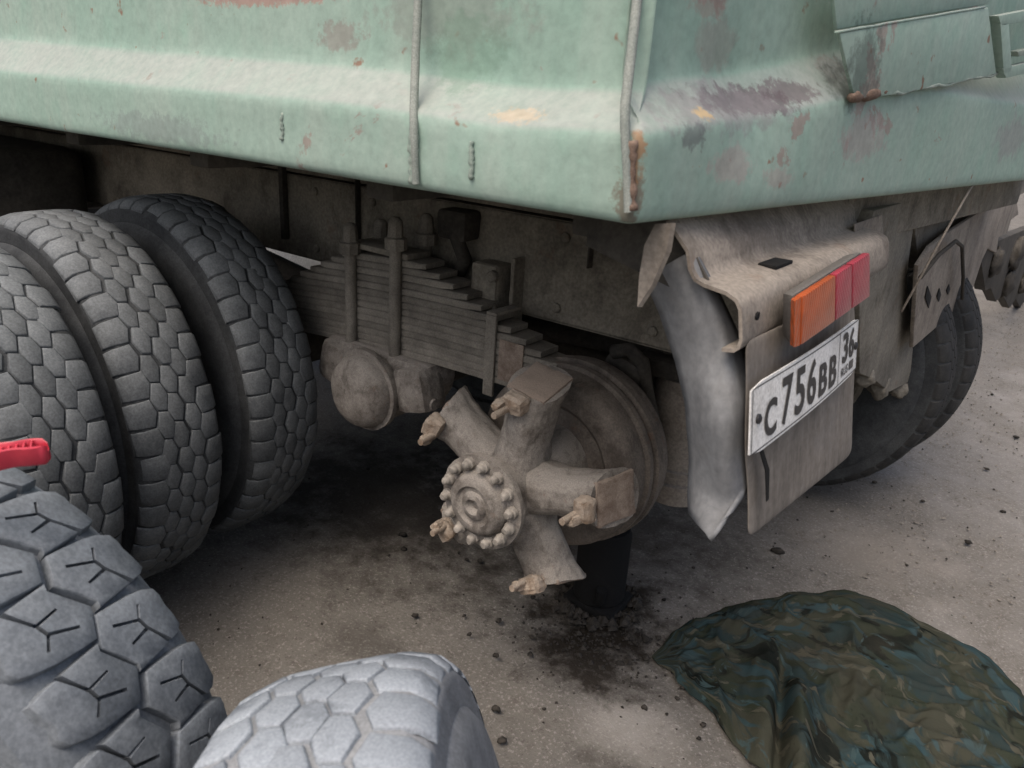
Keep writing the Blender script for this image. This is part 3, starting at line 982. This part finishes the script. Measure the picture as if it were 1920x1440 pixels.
def thick_profile(pts, th, y0, y1, ny=14, wob=0.0):
    P = [Vector((a, b)) for a, b in pts]
    inn = []
    for i, p in enumerate(P):
        t = (P[min(i + 1, len(P) - 1)] - P[max(i - 1, 0)]).normalized()
        inn.append(p + Vector((t.y, -t.x)) * -th * -1)
    rings = []
    for k in range(ny + 1):
        y = y0 + (y1 - y0) * k / ny
        rings.append([Vector((q.x + wob * mnoise.noise(Vector((y * 4, q.y * 5, 2))), y, q.y + wob * mnoise.noise(Vector((y * 4, q.x * 5, 7))))) for q in P + inn[::-1]])
    return MB().loft(rings)


thick_profile(pp, 0.005, YB0, YB1, 16, 0.006).build('rear_crossbar', 'bracket', truck, 45)
# gusset behind it and holes punched in the sheet
MB().prism([(-0.60, 0.99, 1.295), (-0.46, 0.99, 1.295), (-0.40, 0.99, 1.22), (-0.44, 0.99, 1.20), (-0.60, 0.99, 1.24)], (0, 0.006, 0)).build('crossbar_gusset', 'dark', truck)
MB().rbox((-0.45, 1.4, 1.262), (0.012, 0.80, 0.07), 0.003, Matrix.Rotation(-0.5, 3, 'Y')).build('upper_web', 'chassis', truck)
q = at(1455, 489, Z=1.2265)
MB().rbox((q.x, q.y, 1.2225), (0.030, 0.075, 0.006), 0.002).build('slot', 'black', truck)
for (x, y, X) in ((1418, 592, -0.333), ):
    q = at(x, y, X=X)
    MB().lathe([(0, 0.006), (0.003, 0.006), (0.003, 0)], q, (1, 0, 0), 8).build('bolt_hole', 'black', truck)
# hanging blade of torn sheet beside the corner
MB().prism([at(1228, 420, Y=0.93), at(1258, 418, Y=0.93), at(1250, 470, Y=0.93), at(1222, 535, Y=0.93), at(1195, 576, Y=0.93), at(1198, 520, Y=0.93), at(1208, 460, Y=0.93)], (0.004, 0.006, 0)).build('torn_sheet', 'bracket', truck)

# --- mud flap in two pieces
FP = Vector((-0.322, 1.0, 1.09))
FN = Vector((1, 0, 0.145)).normalized()


def flap(x, y, back=0.0): return hit(x, y, FP - FN * back, FN)


def sheet(rows, th, name, mat, sub=2):
    nr, nc = len(rows), len(rows[0])
    vs = [p for r in rows for p in r]
    fs = [(j * nc + i, j * nc + i + 1, (j + 1) * nc + i + 1, (j + 1) * nc + i) for j in range(nr - 1) for i in range(nc - 1)]
    o = MB().add(vs, fs).build(name, mat, truck, 180)
    s = o.modifiers.new('thick', 'SOLIDIFY')
    s.thickness = th
    s.offset = 0
    m = o.modifiers.new('sub', 'SUBSURF')
    m.levels = m.render_levels = sub
    m.boundary_smooth = 'PRESERVE_CORNERS'
    return o


def poly(pts, f):
    L = [0]
    for a, b in zip(pts, pts[1:]): L.append(L[-1] + math.hypot(a[0] - b[0], a[1] - b[1]))
    s = f * L[-1]
    for i in range(len(pts) - 1):
        if s <= L[i + 1] or i == len(pts) - 2:
            k = (s - L[i]) / (L[i + 1] - L[i])
            return (pts[i][0] + (pts[i + 1][0] - pts[i][0]) * k, pts[i][1] + (pts[i + 1][1] - pts[i][1]) * k)


Ledge = [(1209, 520), (1238, 585), (1268, 675), (1287, 755), (1295, 860), (1292, 920), (1293, 962)]
Redge = [(1302, 472), (1352, 560), (1398, 660), (1425, 780), (1420, 850), (1408, 890), (1396, 925)]
Cedge = [(1282, 478), (1316, 560), (1345, 660), (1356, 780), (1362, 880), (1368, 960), (1332, 1013)]
rows = []
for j in range(31):
    f = j / 30
    l, c, r = poly(Ledge, f), poly(Cedge, f), poly(Redge, f)
    row = []
    for i in range(12):
        g = i / 11
        if g <= 0.55:
            k = g / 0.55
            q = (l[0] + (c[0] - l[0]) * k, l[1] + (c[1] - l[1]) * k)
        else:
            k = (g - 0.55) / 0.45
            q = (c[0] + (r[0] - c[0]) * k, c[1] + (r[1] - c[1]) * k)
        back = 0.016 + 0.07 * max(0, 1 - f / 0.6) ** 1.3 + 0.085 * max(0, (0.7 - g) / 0.7) ** 1.5 + 0.002 * mnoise.noise(Vector((g * 3, f * 4, 1)))
        row.append(flap(q[0], q[1], back))
    rows.append(row)
o = sheet(rows, 0.006, 'mud_flap', 'flap_skylit', 0)
o['label'] = 'curled side strip of the mud flap, blue skylight put into its colour'
rows = []
for j in range(11):
    f = j / 10
    xl = 1396 + (2 * f if f < .7 else 4)
    l = (xl + 1.5 * math.sin(f * 9), 640 + (1013 - 640) * f)
    r = (1601 + 3 * math.sin(f * 5), 545 + (852 - 545) * f)
    row = []
    for i in range(9):
        g = i / 8
        q = (l[0] + (r[0] - l[0]) * g, l[1] + (r[1] - l[1]) * g)
        row.append(flap(q[0], q[1], 0.006 + 0.010 * mnoise.noise(Vector((g * 2.2, f * 2.0, 5))) * f))
    rows.append(row)
o = sheet(rows, 0.006, 'mud_flap', 'flap')
o['label'] = 'brown dusty mud flap carrying the number plate'
# slit torn in the flap
MB().prism([flap(1421, 838, -0.012), flap(1428, 838, -0.012), flap(1441, 880, -0.012), flap(1440, 935, -0.012), flap(1436, 940, -0.012), flap(1434, 882, -0.012)], FN * 0.0015).build('flap_slit', 'black', truck, 0)

# --- number plate
PT = [flap(1404, 735.5, -0.018), flap(1601, 604, -0.018), flap(1602, 687, -0.018), flap(1404, 851, -0.018)]
pl = empty('number_plate', PT[3] - TL, None, truck)
e1 = (PT[2] - PT[3]).normalized()
e2 = FN.cross(e1).normalized()
PW, PH = 0.520, 0.100
PO = (PT[3] + PT[0]) / 2 - e2 * PH / 2


def plate_pt(x, y, o=0.0):
    bend = 0.006 * math.sin(x / PW * 3.0)
    return PO + e1 * x + e2 * y + FN * (o + bend)


vs_mb = MB()
nx = 14
front = []
for k in range(nx + 1):
    x = PW * k / nx
    r_ = 0.006 if k in (0, nx) else 0.0
    front.append([plate_pt(x, r_, 0), plate_pt(x, PH - r_, 0), plate_pt(x, PH - r_, 0.002), plate_pt(x, r_, 0.002)])
vs_mb.loft(front).build('plate_sheet', 'white', pl, 30)
bd = MB()
for (xa, ya, xb, yb) in ((0.006, 0.004, PW - 0.006, 0.0058), (0.006, PH - 0.0058, PW - 0.006, PH - 0.004), (0.004, 0.006, 0.0058, PH - 0.006), (PW - 0.0058, 0.006, PW - 0.004, PH - 0.006), (0.386, 0.006, 0.3885, PH - 0.006)):
    nseg = 12 if xb - xa > 0.1 else 1
    for k in range(nseg):
        x0, x1 = xa + (xb - xa) * k / nseg, xa + (xb - xa) * (k + 1) / nseg
        bd.add([plate_pt(x0, ya, 0.0028), plate_pt(x1, ya, 0.0028), plate_pt(x1, yb, 0.0028), plate_pt(x0, yb, 0.0028)], [(0, 1, 2, 3)])
bd.build('plate_border', 'ink', pl, 0)


def glyph(ch, x, y, w, h, name='character', mat='ink', bold=0.0016):
    cu = bpy.data.curves.new('glyph', 'FONT')
    cu.body = ch
    cu.size = 1.0
    cu.resolution_u = 4
    cu.offset = bold / max(h, 0.02)
    ob = bpy.data.objects.new('glyph', cu)
    COL.objects.link(ob)
    dg = bpy.context.evaluated_depsgraph_get()
    me = ob.evaluated_get(dg).to_mesh()
    vv = [v.co.copy() for v in me.vertices]
    ff = [tuple(p.vertices) for p in me.polygons]
    x0, x1 = min(v.x for v in vv), max(v.x for v in vv)
    y0, y1 = min(v.y for v in vv), max(v.y for v in vv)
    bpy.data.objects.remove(ob)
    mb = MB()
    mb.add([plate_pt(x + (v.x - x0) / (x1 - x0) * w, y + (v.y - y0) / (y1 - y0) * h, 0.0034) for v in vv], ff)
    return mb.build(name, mat, pl, 0)


for ch, x, w_, h_ in (('C', 0.046, 0.044, 0.058), ('7', 0.108, 0.042, 0.078), ('5', 0.162, 0.042, 0.078), ('6', 0.216, 0.042, 0.078), ('B', 0.274, 0.043, 0.058), ('B', 0.329, 0.043, 0.058)):
    glyph(ch, x, 0.013, w_, h_ * 0.93)
for ch, x in (('3', 0.408), ('6', 0.452)):
    glyph(ch, x, 0.036, 0.036, 0.054)
glyph('RUS', 0.405, 0.014, 0.045, 0.016, 'lettering', bold=0.0004)
fm = MB()
fm.add([plate_pt(0.460, 0.014, 0.003), plate_pt(0.490, 0.014, 0.003), plate_pt(0.490, 0.030, 0.003), plate_pt(0.460, 0.030, 0.003)], [(0, 1, 2, 3)])
fm.build('flag_mark', 'lamp_grey', pl, 0)
for x in (0.024, 0.500):
    MB().lathe([(0, 0.007), (0.003, 0.007), (0.005, 0.004), (0.005, 0)], plate_pt(x, 0.05, 0.002), FN, 10).build('bolt', 'ink', pl)

# --- tail lamp
LPN = Vector((1, -0.05, 0.06)).normalized()
LP = Vector((-0.297, 1.0, 1.15))


def lampp(x, y, o=0.0): return hit(x, y, LP, LPN) + LPN * o


lamp = empty('tail_lamp', lampp(1562, 560) - TL, None, truck)
TLc, BLc, TRc, BRc = lampp(1506, 556), lampp(1503, 648), lampp(1632, 474), lampp(1632, 556)
eu, ev = (TRc - TLc), (BLc - TLc)


def lens(f0, f1, name, mat, fac=0.0):
    def g(f, v, o): return TLc.lerp(TRc, f).lerp(BLc.lerp(BRc, f), v) + LPN * o
    mb = MB()
    d = 0.012
    ring0 = [g(f0, 0, -d), g(f1, 0, -d), g(f1, 1, -d), g(f0, 1, -d)]
    ring1 = [g(f0, 0, 0), g(f1, 0, 0), g(f1, 1, 0), g(f0, 1, 0)]
    mb.loft([ring0, ring1])
    return mb.build(name, mat, lamp, 30, bevel=0.004)


def lens_ribs(mname):
    nt = M[mname].node_tree
    b = nt.nodes['Principled BSDF']
    g = nt.nodes.new('ShaderNodeNewGeometry')
    wv = nt.nodes.new('ShaderNodeTexWave')
    wv.bands_direction = 'Y'
    wv.inputs['Scale'].default_value = 38
    nt.links.new(g.outputs['Position'], wv.inputs['Vector'])
    set_bump(nt, b, wv.outputs['Fac'], 0.35, 0.002)
    b.inputs['Coat Weight'].default_value = 0.25


lens_ribs('amber')
lens_ribs('red')
a = lens(0.0, 0.45, 'amber_lens', 'amber')
r1 = lens(0.46, 0.70, 'reflector_lens', 'red')
r2 = lens(0.71, 1.0, 'red_lens', 'red')
# slanted amber end and grey housing behind
s0 = [lampp(1505, 557, -0.002), lampp(1502, 648, -0.002), lampp(1494, 652, -0.004), lampp(1496, 566, -0.004)]
MB().prism(s0, (-0.008, 0.008, 0)).build('amber_end', 'amber', lamp, 30)
hb = MB()
ring = []
for d, k in ((-0.013, 1.01), (-0.022, 0.98), (-0.036, 0.88)):
    cc_ = (TLc + TRc + BLc + BRc) / 4
    ring.append([cc_ + (p - cc_) * k + LPN * d for p in (TLc, TRc, BRc, BLc)])
hb.loft(ring).build('housing', 'lamp_grey', lamp, 30, bevel=0.006)

# --- tow bracket and right-hand bar seen past the lamp
def slab(pts, X, th, name, mat, parent=truck):
    return MB().prism([at(x, y, X=X) for x, y in pts], (th, 0, 0)).build(name, mat, parent, 35, bevel=0.003)


slab([(1640, 395), (1720, 372), (1700, 520), (1712, 655), (1706, 715), (1668, 735), (1640, 712), (1612, 700), (1612, 480)], -0.40, -0.03, 'tow_bracket', 'chassis')
slab([(1722, 498), (1745, 462), (1772, 440), (1830, 402), (1905, 362), (1910, 402), (1896, 412), (1888, 438), (1873, 444), (1868, 474), (1852, 466), (1842, 486), (1818, 560), (1765, 606), (1712, 652)], -0.36, -0.012, 'perforated_rail', 'bracket')
slab([(1712, 376), (1830, 345), (1925, 322), (1920, 362), (1830, 404), (1770, 442), (1722, 505)], -0.40, -0.03, 'rear_crossmember', 'chassis')
for pts in ([(1735, 558), (1740, 536), (1747, 556), (1742, 578)], [(1757, 556), (1762, 540), (1765, 552), (1761, 566)], [(1775, 545), (1780, 533), (1782, 542), (1778, 553)]):
    slab(pts, -0.3565, -0.002, 'bolt_hole', 'black')
for pts in ([(1612, 466), (1616, 444), (1624, 462)], [(1640, 458), (1643, 442), (1648, 454)]):
    slab(pts, -0.395, 0.002, 'bolt_hole', 'black')
slab([(1600, 420), (1652, 402), (1656, 480), (1630, 490), (1600, 500)], -0.40, 0.003, 'bracket_plate', 'bracket')
# bent wire handle
MB().tube([at(1726, 520, X=-0.33), at(1760, 478, X=-0.33), at(1792, 452, X=-0.33), at(1804, 462, X=-0.33), at(1806, 520, X=-0.33), at(1804, 560, X=-0.33)], 0.006, 8).build('wire_handle', 'dark', truck, 180)
MB().tube([at(1830, 335, X=-0.27), at(1770, 440, X=-0.3), at(1690, 585, X=-0.34)], 0.003, 8).build('cable', 'bracket', truck, 180)
# caked mud hanging under the far end
def lump(c, r, name, mat, parent=None, seed=0, sub=3, flat=1.0, amp=0.35):
    bm = bmesh.new()
    bmesh.ops.create_icosphere(bm, subdivisions=sub, radius=1.0)
    mb = MB()
    for v in bm.verts:
        k = 1 + amp * mnoise.fractal(v.co * 1.6 + Vector((seed * 3.7, seed, 0)), 0.8, 2.0, 4)
        v.co = Vector((v.co.x * r[0], v.co.y * r[1], v.co.z * r[2] * flat)) * k
    bm.verts.index_update()
    mb.add([Vector(c) + v.co for v in bm.verts], [[v.index for v in f.verts] for f in bm.faces])
    bm.free()
    return mb.build(name, mat, parent, 180)


for i, (x, y, r) in enumerate(((1650, 725, 0.035), (1685, 730, 0.03), (1620, 705, 0.03))):
    lump(at(x, y, X=-0.42), (r, r, r), 'caked_mud', 'chassis', truck, i)
slab([(1838, 468), (1880, 448), (1935, 425), (1935, 565), (1918, 588), (1905, 560), (1893, 578), (1880, 552), (1868, 566), (1858, 540), (1848, 545), (1842, 505)], -0.37, -0.05, 'mudguard_remnant', 'dark')
for i, (x, y, rr_) in enumerate(((1868, 490, .05), (1905, 475, .07), (1890, 530, .06), (1918, 530, .06))):
    lump(at(x, y, X=-0.36), (rr_ * .6, rr_ * 2.6, rr_ * 1.4), 'caked_mud', 'dark', truck, 40 + i, 3, 1.0, 0.35)
MB().rbox((-0.40, 2.62, 1.235), (0.10, 1.7, 0.12), 0.01, Matrix.Rotation(-0.1, 3, 'Z')).build('rear_underbeam', 'chassis', truck)

# rough, pitted castings
tx = bpy.data.textures.new('casting', 'CLOUDS')
tx.noise_scale = 0.022
tx.noise_depth = 3
for o in bpy.data.objects:
    k = o.name.split('.')[0]
    lv, st_ = {'spoke': (2, 0.006), 'rim_seat': (3, 0.008), 'clamp_ear': (3, 0.010), 'barrel': (1, 0.003), 'clamp_lug': (3, 0.004), 'spring_saddle': (3, 0.004), 'stud': (1, 0.003), 'bump_stop_bracket': (3, 0.006), 'nut': (1, 0.0015)}.get(k, (0, 0))
    if not lv or o.type != 'MESH': continue
    m_ = o.modifiers.new('sub', 'SUBSURF')
    m_.subdivision_type = 'SIMPLE'
    m_.levels = m_.render_levels = lv
    m_ = o.modifiers.new('pits', 'DISPLACE')
    m_.texture = tx
    m_.texture_coords = 'GLOBAL'
    m_.strength = st_
# ------------------------------------------------------------------ loose tyres
t1 = make_tyre('loose_wheel', Vector((-2.1, 0.60, 0.525)), Euler((R_(-3.4), 0, R_(2.5))), 0.532, TH, hex_pattern(0.532, TH, 47, 'rubber', 0.0065), 0.0065, (M['rubber'], M['rubber_side']), phase=0.2)
tag(t1, 'dark honeycomb-tread wheel leaning on the truck\'s twin wheels at the left edge', 'wheel', 'loose truck wheels')
lugT = make_tyre('loose_wheel', Vector((-1.165, 0.158, 0.505)), Euler((R_(-1.8), 0, R_(25.2))), 0.498, 0.112, lug_pattern(0.498, 0.112, 34, 'rubber_lug', 0.016), 0.016, (M['rubber_lug'], M['rubber_lug']), phase=0.1)
tag(lugT, 'grey-blue wheel with coarse lug tread of Y-shaped slots in the lower left corner', 'wheel', 'loose truck wheels')
whT = make_tyre('loose_wheel', Vector((-0.322, 0.343, 0.468)), Euler((R_(13.6), 0, R_(-48.7))), 0.449, 0.098, hex_pattern(0.449, 0.098, 42, 'rubber_worn', 0.006, 0.006, 5.2), 0.006, (M['rubber_worn'], M['rubber_worn_side']), phase=0.45)
tag(whT, 'worn whitish dusty wheel with rounded tread blocks at the bottom edge', 'wheel', 'loose truck wheels')

# ------------------------------------------------------------------ red tool on the lug wheel
def red_tool():
    a, b = at(-130, 893, Z=1.015), at(92, 845, Z=1.028)
    ax_ = (b - a).normalized()
    sd_ = ax_.cross(Vector((0, 0, 1))).normalized()
    up_ = sd_.cross(ax_)
    root = empty('tool_handle', a)
    L = (b - a).length
    mb = MB()
    rings = []
    for k in range(25):
        f = k / 24
        w_ = 0.0135 * (1 - 0.12 * math.sin(f * 20)) * (1 if f < 0.97 else 0.55)
        h_ = 0.012 * (1 if f < 0.97 else 0.7)
        arch = 0.006 * math.sin(f * math.pi)
        c = a + ax_ * L * f + up_ * arch
        rings.append([c + sd_ * w_ * x + up_ * h_ * y for x, y in ((-1, -0.7), (-0.8, -1), (0.8, -1), (1, -0.7), (1, 0.9), (0.78, 1), (0.66, 0.9), (0.6, 0.1), (-0.6, 0.1), (-0.66, 0.9), (-0.78, 1), (-1, 0.9))])
    mb.loft(rings).build('grip', 'red_tool', root, 50)
    for k in range(9):
        c = a + ax_ * L * (0.35 + 0.065 * k) + up_ * 0.0075
        rib = MB()
        rib.rbox(c, (0.0022, 0.019, 0.012), 0.0006, Matrix((ax_, sd_, up_)).transposed())
        rib.build('rib', 'red_tool', root)
    tag(root, 'red plastic ribbed tool handle lying on the lug-tread wheel', 'tool')


red_tool()

# ------------------------------------------------------------------ jack
jk = empty('bottle_jack', (-0.93, 1.80, 0))
tag(jk, 'black oily bottle jack standing under the rear axle', 'jack')
MB().rbox((-0.93, 1.80, 0.016), (0.165, 0.15, 0.03), 0.008).build('base', 'black', jk)
MB().lathe([(0, 0.07), (0.01, 0.078), (0.22, 0.078), (0.24, 0.07), (0.245, 0.05), (0.27, 0.045), (0.275, 0.03), (0.275, 0)], (-0.93, 1.80, 0.03), (0, 0, 1), 32).build('cylinder', 'black', jk)
MB().lathe([(0, 0.026), (0.21, 0.026), (0.212, 0.04), (0.245, 0.042), (0.247, 0)], (-0.93, 1.80, 0.302), (0, 0, 1), 24).build('ram', 'black', jk)
MB().tube([(-0.90, 1.74, 0.05), (-0.885, 1.725, 0.07), (-0.88, 1.72, 0.11)], 0.016, 10).build('pump_socket', 'black', jk)

# ------------------------------------------------------------------ camouflage cloth
def cloth():
    far = [(-0.690, 1.700), (-0.665, 1.93), (-0.50, 2.255), (-0.355, 2.40), (-0.225, 2.42), (-0.108, 2.39), (0.057, 2.34), (0.161, 2.235), (0.40, 2.05)]
    near = [(-0.665, 1.675), (-0.56, 1.63), (-0.453, 1.575), (-0.37, 1.53), (-0.30, 1.50), (-0.22, 1.42), (-0.08, 1.33), (0.15, 1.25), (0.45, 1.30)]
    NX, NY = 190, 150
    vs, uvs = [], []
    cr0, cr1 = at(1458, 1450, Z=0.03), at(1466, 1285, Z=0.03)
    cd = (cr1 - cr0).to_2d().normalized()
    for j in range(NY + 1):
        g = j / NY
        for i in range(NX + 1):
            f = i / NX
            a, b = poly(near, f), poly(far, f)
            x, y = a[0] + (b[0] - a[0]) * g, a[1] + (b[1] - a[1]) * g
            P = Vector((x, y, 0))
            x += 0.034 * mnoise.noise(P * 8 + Vector((3, 1, 0))) + 0.008 * mnoise.noise(P * 25)
            y += 0.034 * mnoise.noise(P * 8 + Vector((7, 5, 2))) + 0.008 * mnoise.noise(P * 25 + Vector((4, 4, 4)))
            ed = min(f, 1 - f, g, 1 - g)
            env = min(1, ed / 0.10) ** 0.7
            W_ = P + Vector((mnoise.noise(P * 3.0), mnoise.noise(P * 3.0 + Vector((9, 2, 0))), 0)) * 0.13
            r1 = 1 - abs(mnoise.noise(Vector((W_.x * 5.0 + W_.y * 2.0, W_.y * 2.6 - W_.x * 1.0, 0.3)))) * 2.2
            r2 = 1 - abs(mnoise.noise(Vector((W_.x * 4 - W_.y * 6, W_.y * 11 + W_.x * 5, 4.1)))) * 2.4
            r3 = 1 - abs(mnoise.noise(Vector((W_.x * 21, W_.y * 17, 1.1)))) * 2.0
            h = 0.009 + env * (0.020 * max(0, r1) ** 3.0 + 0.013 * max(0, r2) ** 3.0 + 0.007 * max(0, r3) ** 1.5 + 0.006 * (0.5 + mnoise.noise(P * 2.3 + Vector((5, 5, 5)))))
            # the deep fold where one lobe lies over the other
            rel = Vector((x, y)) - cr0.to_2d()
            al, ac = rel.dot(cd), rel.x * cd.y - rel.y * cd.x
            if -0.25 < al < 0.46:
                k = 1 - max(0, (al - 0.25) / 0.21)
                h += k * 0.055 * math.exp(-((ac - 0.042) / 0.034) ** 2) + k * 0.03 * math.exp(-((ac + 0.04) / 0.03) ** 2) - k * 0.05 * math.exp(-(ac / 0.014) ** 2) * min(1, h / 0.03)
            h = max(h, 0.008)
            vs.append((x, y, h * (0.25 + 0.75 * env) + 0.002))
            uvs.append((f * 1.15, g))
    n = NX + 1
    fs = [(j * n + i, j * n + i + 1, (j + 1) * n + i + 1, (j + 1) * n + i) for j in range(NY) for i in range(NX)]
    me = bpy.data.meshes.new('camouflage_cloth')
    me.from_pydata(vs, [], fs)
    uvl = me.uv_layers.new(name='UV')
    for lp in me.loops: uvl.data[lp.index].uv = uvs[lp.vertex_index]
    for p in me.polygons: p.use_smooth = True
    me.materials.append(M['camo'])
    o = mobj('camouflage_cloth', me)
    s = o.modifiers.new('thick', 'SOLIDIFY')
    s.thickness = 0.005
    s.offset = -1
    tag(o, 'crumpled blue-green and brown camouflage cloth spread on the ground', 'cloth')


cloth()

# ------------------------------------------------------------------ pale bar added for the sunlit ground beyond the truck
kb = MB()
kb.rbox((-4.1, 4.15, 0.11), (5.0, 0.22, 0.26), 0.02)
tag(kb.build('sunlit_ground_bar', 'sunlit_bar', rough=0.004), 'pale bar standing for sunlit ground beyond the truck, glimpsed through gaps between its parts', 'sunlit_bar')

# ------------------------------------------------------------------ clods and crumbs
protos = []
for s in range(6):
    o = lump((0, 0, 0), (1, 1, 0.55), 'dirt_clod', 'clod', None, s + 30, 2, 1.0, 0.5)
    protos.append(o.data)
    bpy.data.objects.remove(o)
spots = [(755, 1003, 14), (757, 1030, 12), (875, 1050, 9), (900, 1052, 10), (778, 1155, 11), (880, 1190, 10), (935, 1165, 11), (870, 1155, 8), (1210, 1200, 16), (1458, 1035, 18), (1815, 1018, 11), (1208, 1328, 14), (1318, 1360, 10), (1280, 1290, 10),
         (1300, 1065, 6), (1725, 1190, 8), (1190, 1130, 9), (1245, 1125, 8), (1560, 960, 7), (1730, 940, 7), (1640, 905, 8), (1850, 880, 7), (1700, 1060, 6), (930, 1330, 14), (940, 1390, 16), (1020, 1330, 8), (1120, 1290, 10), (1150, 1250, 9),
         (930, 1230, 10), (1000, 1120, 8), (1270, 1310, 7), (1310, 1385, 8), (1250, 1340, 7), (690, 880, 8), (640, 960, 6), (1880, 960, 8), (1905, 820, 7), (1780, 780, 7), (1860, 740, 6)]
for i, (x, y, s) in enumerate(spots):
    p = at(x, y, Z=0.0)
    r = s * 0.5 * (p - CAMP).length / FPX
    o = mobj('dirt_clod', protos[i % 6])
    o.location = (p.x, p.y, r * 0.25)
    o.rotation_euler = (0, 0, random.uniform(0, 6))
    o.scale = (r * random.uniform(0.9, 1.3), r * random.uniform(0.7, 1.1), r)
    if x > 1350 and y < 1100: w_ = ('behind the mud flap', 'on the open ground behind the mud flap')
    elif x > 1180: w_ = ('round the cloth', 'on the ground beside the camouflage cloth')
    elif y < 1080: w_ = ('left of the hub', 'on the shaded ground left of the bare hub')
    else: w_ = ('below the hub', 'on the ground between the hub and the pale wheel')
    tag(o, 'small dark clod of dirt ' + w_[1], 'dirt clod', 'dark clods ' + w_[0])
mb = MB()
rng = random.Random(3)
base = [(Vector(v.co), ) for v in protos[0].vertices]


def crumb(p, r):
    k = rng.uniform(0.6, 1.3)
    pts = []
    for d in ((1, 0, 0), (-1, 0, 0), (0, 1, 0), (0, -1, 0), (0, 0, 0.8), (0, 0, -0.8)):
        q = Vector(d) * r * rng.uniform(0.6, 1.3)
        pts.append(p + q + Vector((0, 0, r * 0.3)))
    mb.add(pts, [(0, 2, 4), (2, 1, 4), (1, 3, 4), (3, 0, 4), (2, 0, 5), (1, 2, 5), (3, 1, 5), (0, 3, 5)])


for i in range(700):
    c = rng.choice([(-0.86, 1.62), (-0.92, 1.74), (-0.80, 1.68)])
    crumb(Vector((rng.gauss(c[0], 0.10), rng.gauss(c[1], 0.09), -0.001)), rng.uniform(0.0015, 0.006) if rng.random() < 0.95 else 0.011)
for i in range(260):
    a_ = rng.uniform(0, 6.28)
    crumb(Vector((-0.93 + 0.10 * math.cos(a_) * rng.uniform(0.8, 1.4), 1.80 + 0.10 * math.sin(a_) * rng.uniform(0.8, 1.4), rng.uniform(-0.004, 0.01))), rng.uniform(0.008, 0.02))
for i in range(900):
    crumb(Vector((rng.uniform(-2.2, 1.0), rng.uniform(0.9, 5.5), 0)), rng.uniform(0.0015, 0.006))
o = mb.build('dirt_crumbs', 'clod', None, 0)
tag(o, 'dark crumbs of dirt strewn over the ground, thickest below the jack', 'dirt', kind='stuff')
mb = MB()
for i in range(4000):
    x, y = rng.uniform(-0.6, 2.2), rng.uniform(2.3, 8)
    crumb(Vector((x, y, -0.002)), rng.uniform(0.002, 0.007))
for i in range(1500):
    x, y = rng.uniform(-0.6, 0.6), rng.uniform(0.8, 2.6)
    crumb(Vector((x, y, -0.001)), rng.uniform(0.001, 0.0035))
mg = dusty('pale_grit', (0.16, 0.14, 0.12), (0.27, 0.25, 0.22), 0.3, 0.7, 0.95, 15, 0.3, 0.003, 0.3)
o = mb.build('gravel', mg, None, 0)
tag(o, 'fine pale grit scattered over the yard', 'gravel', kind='stuff')
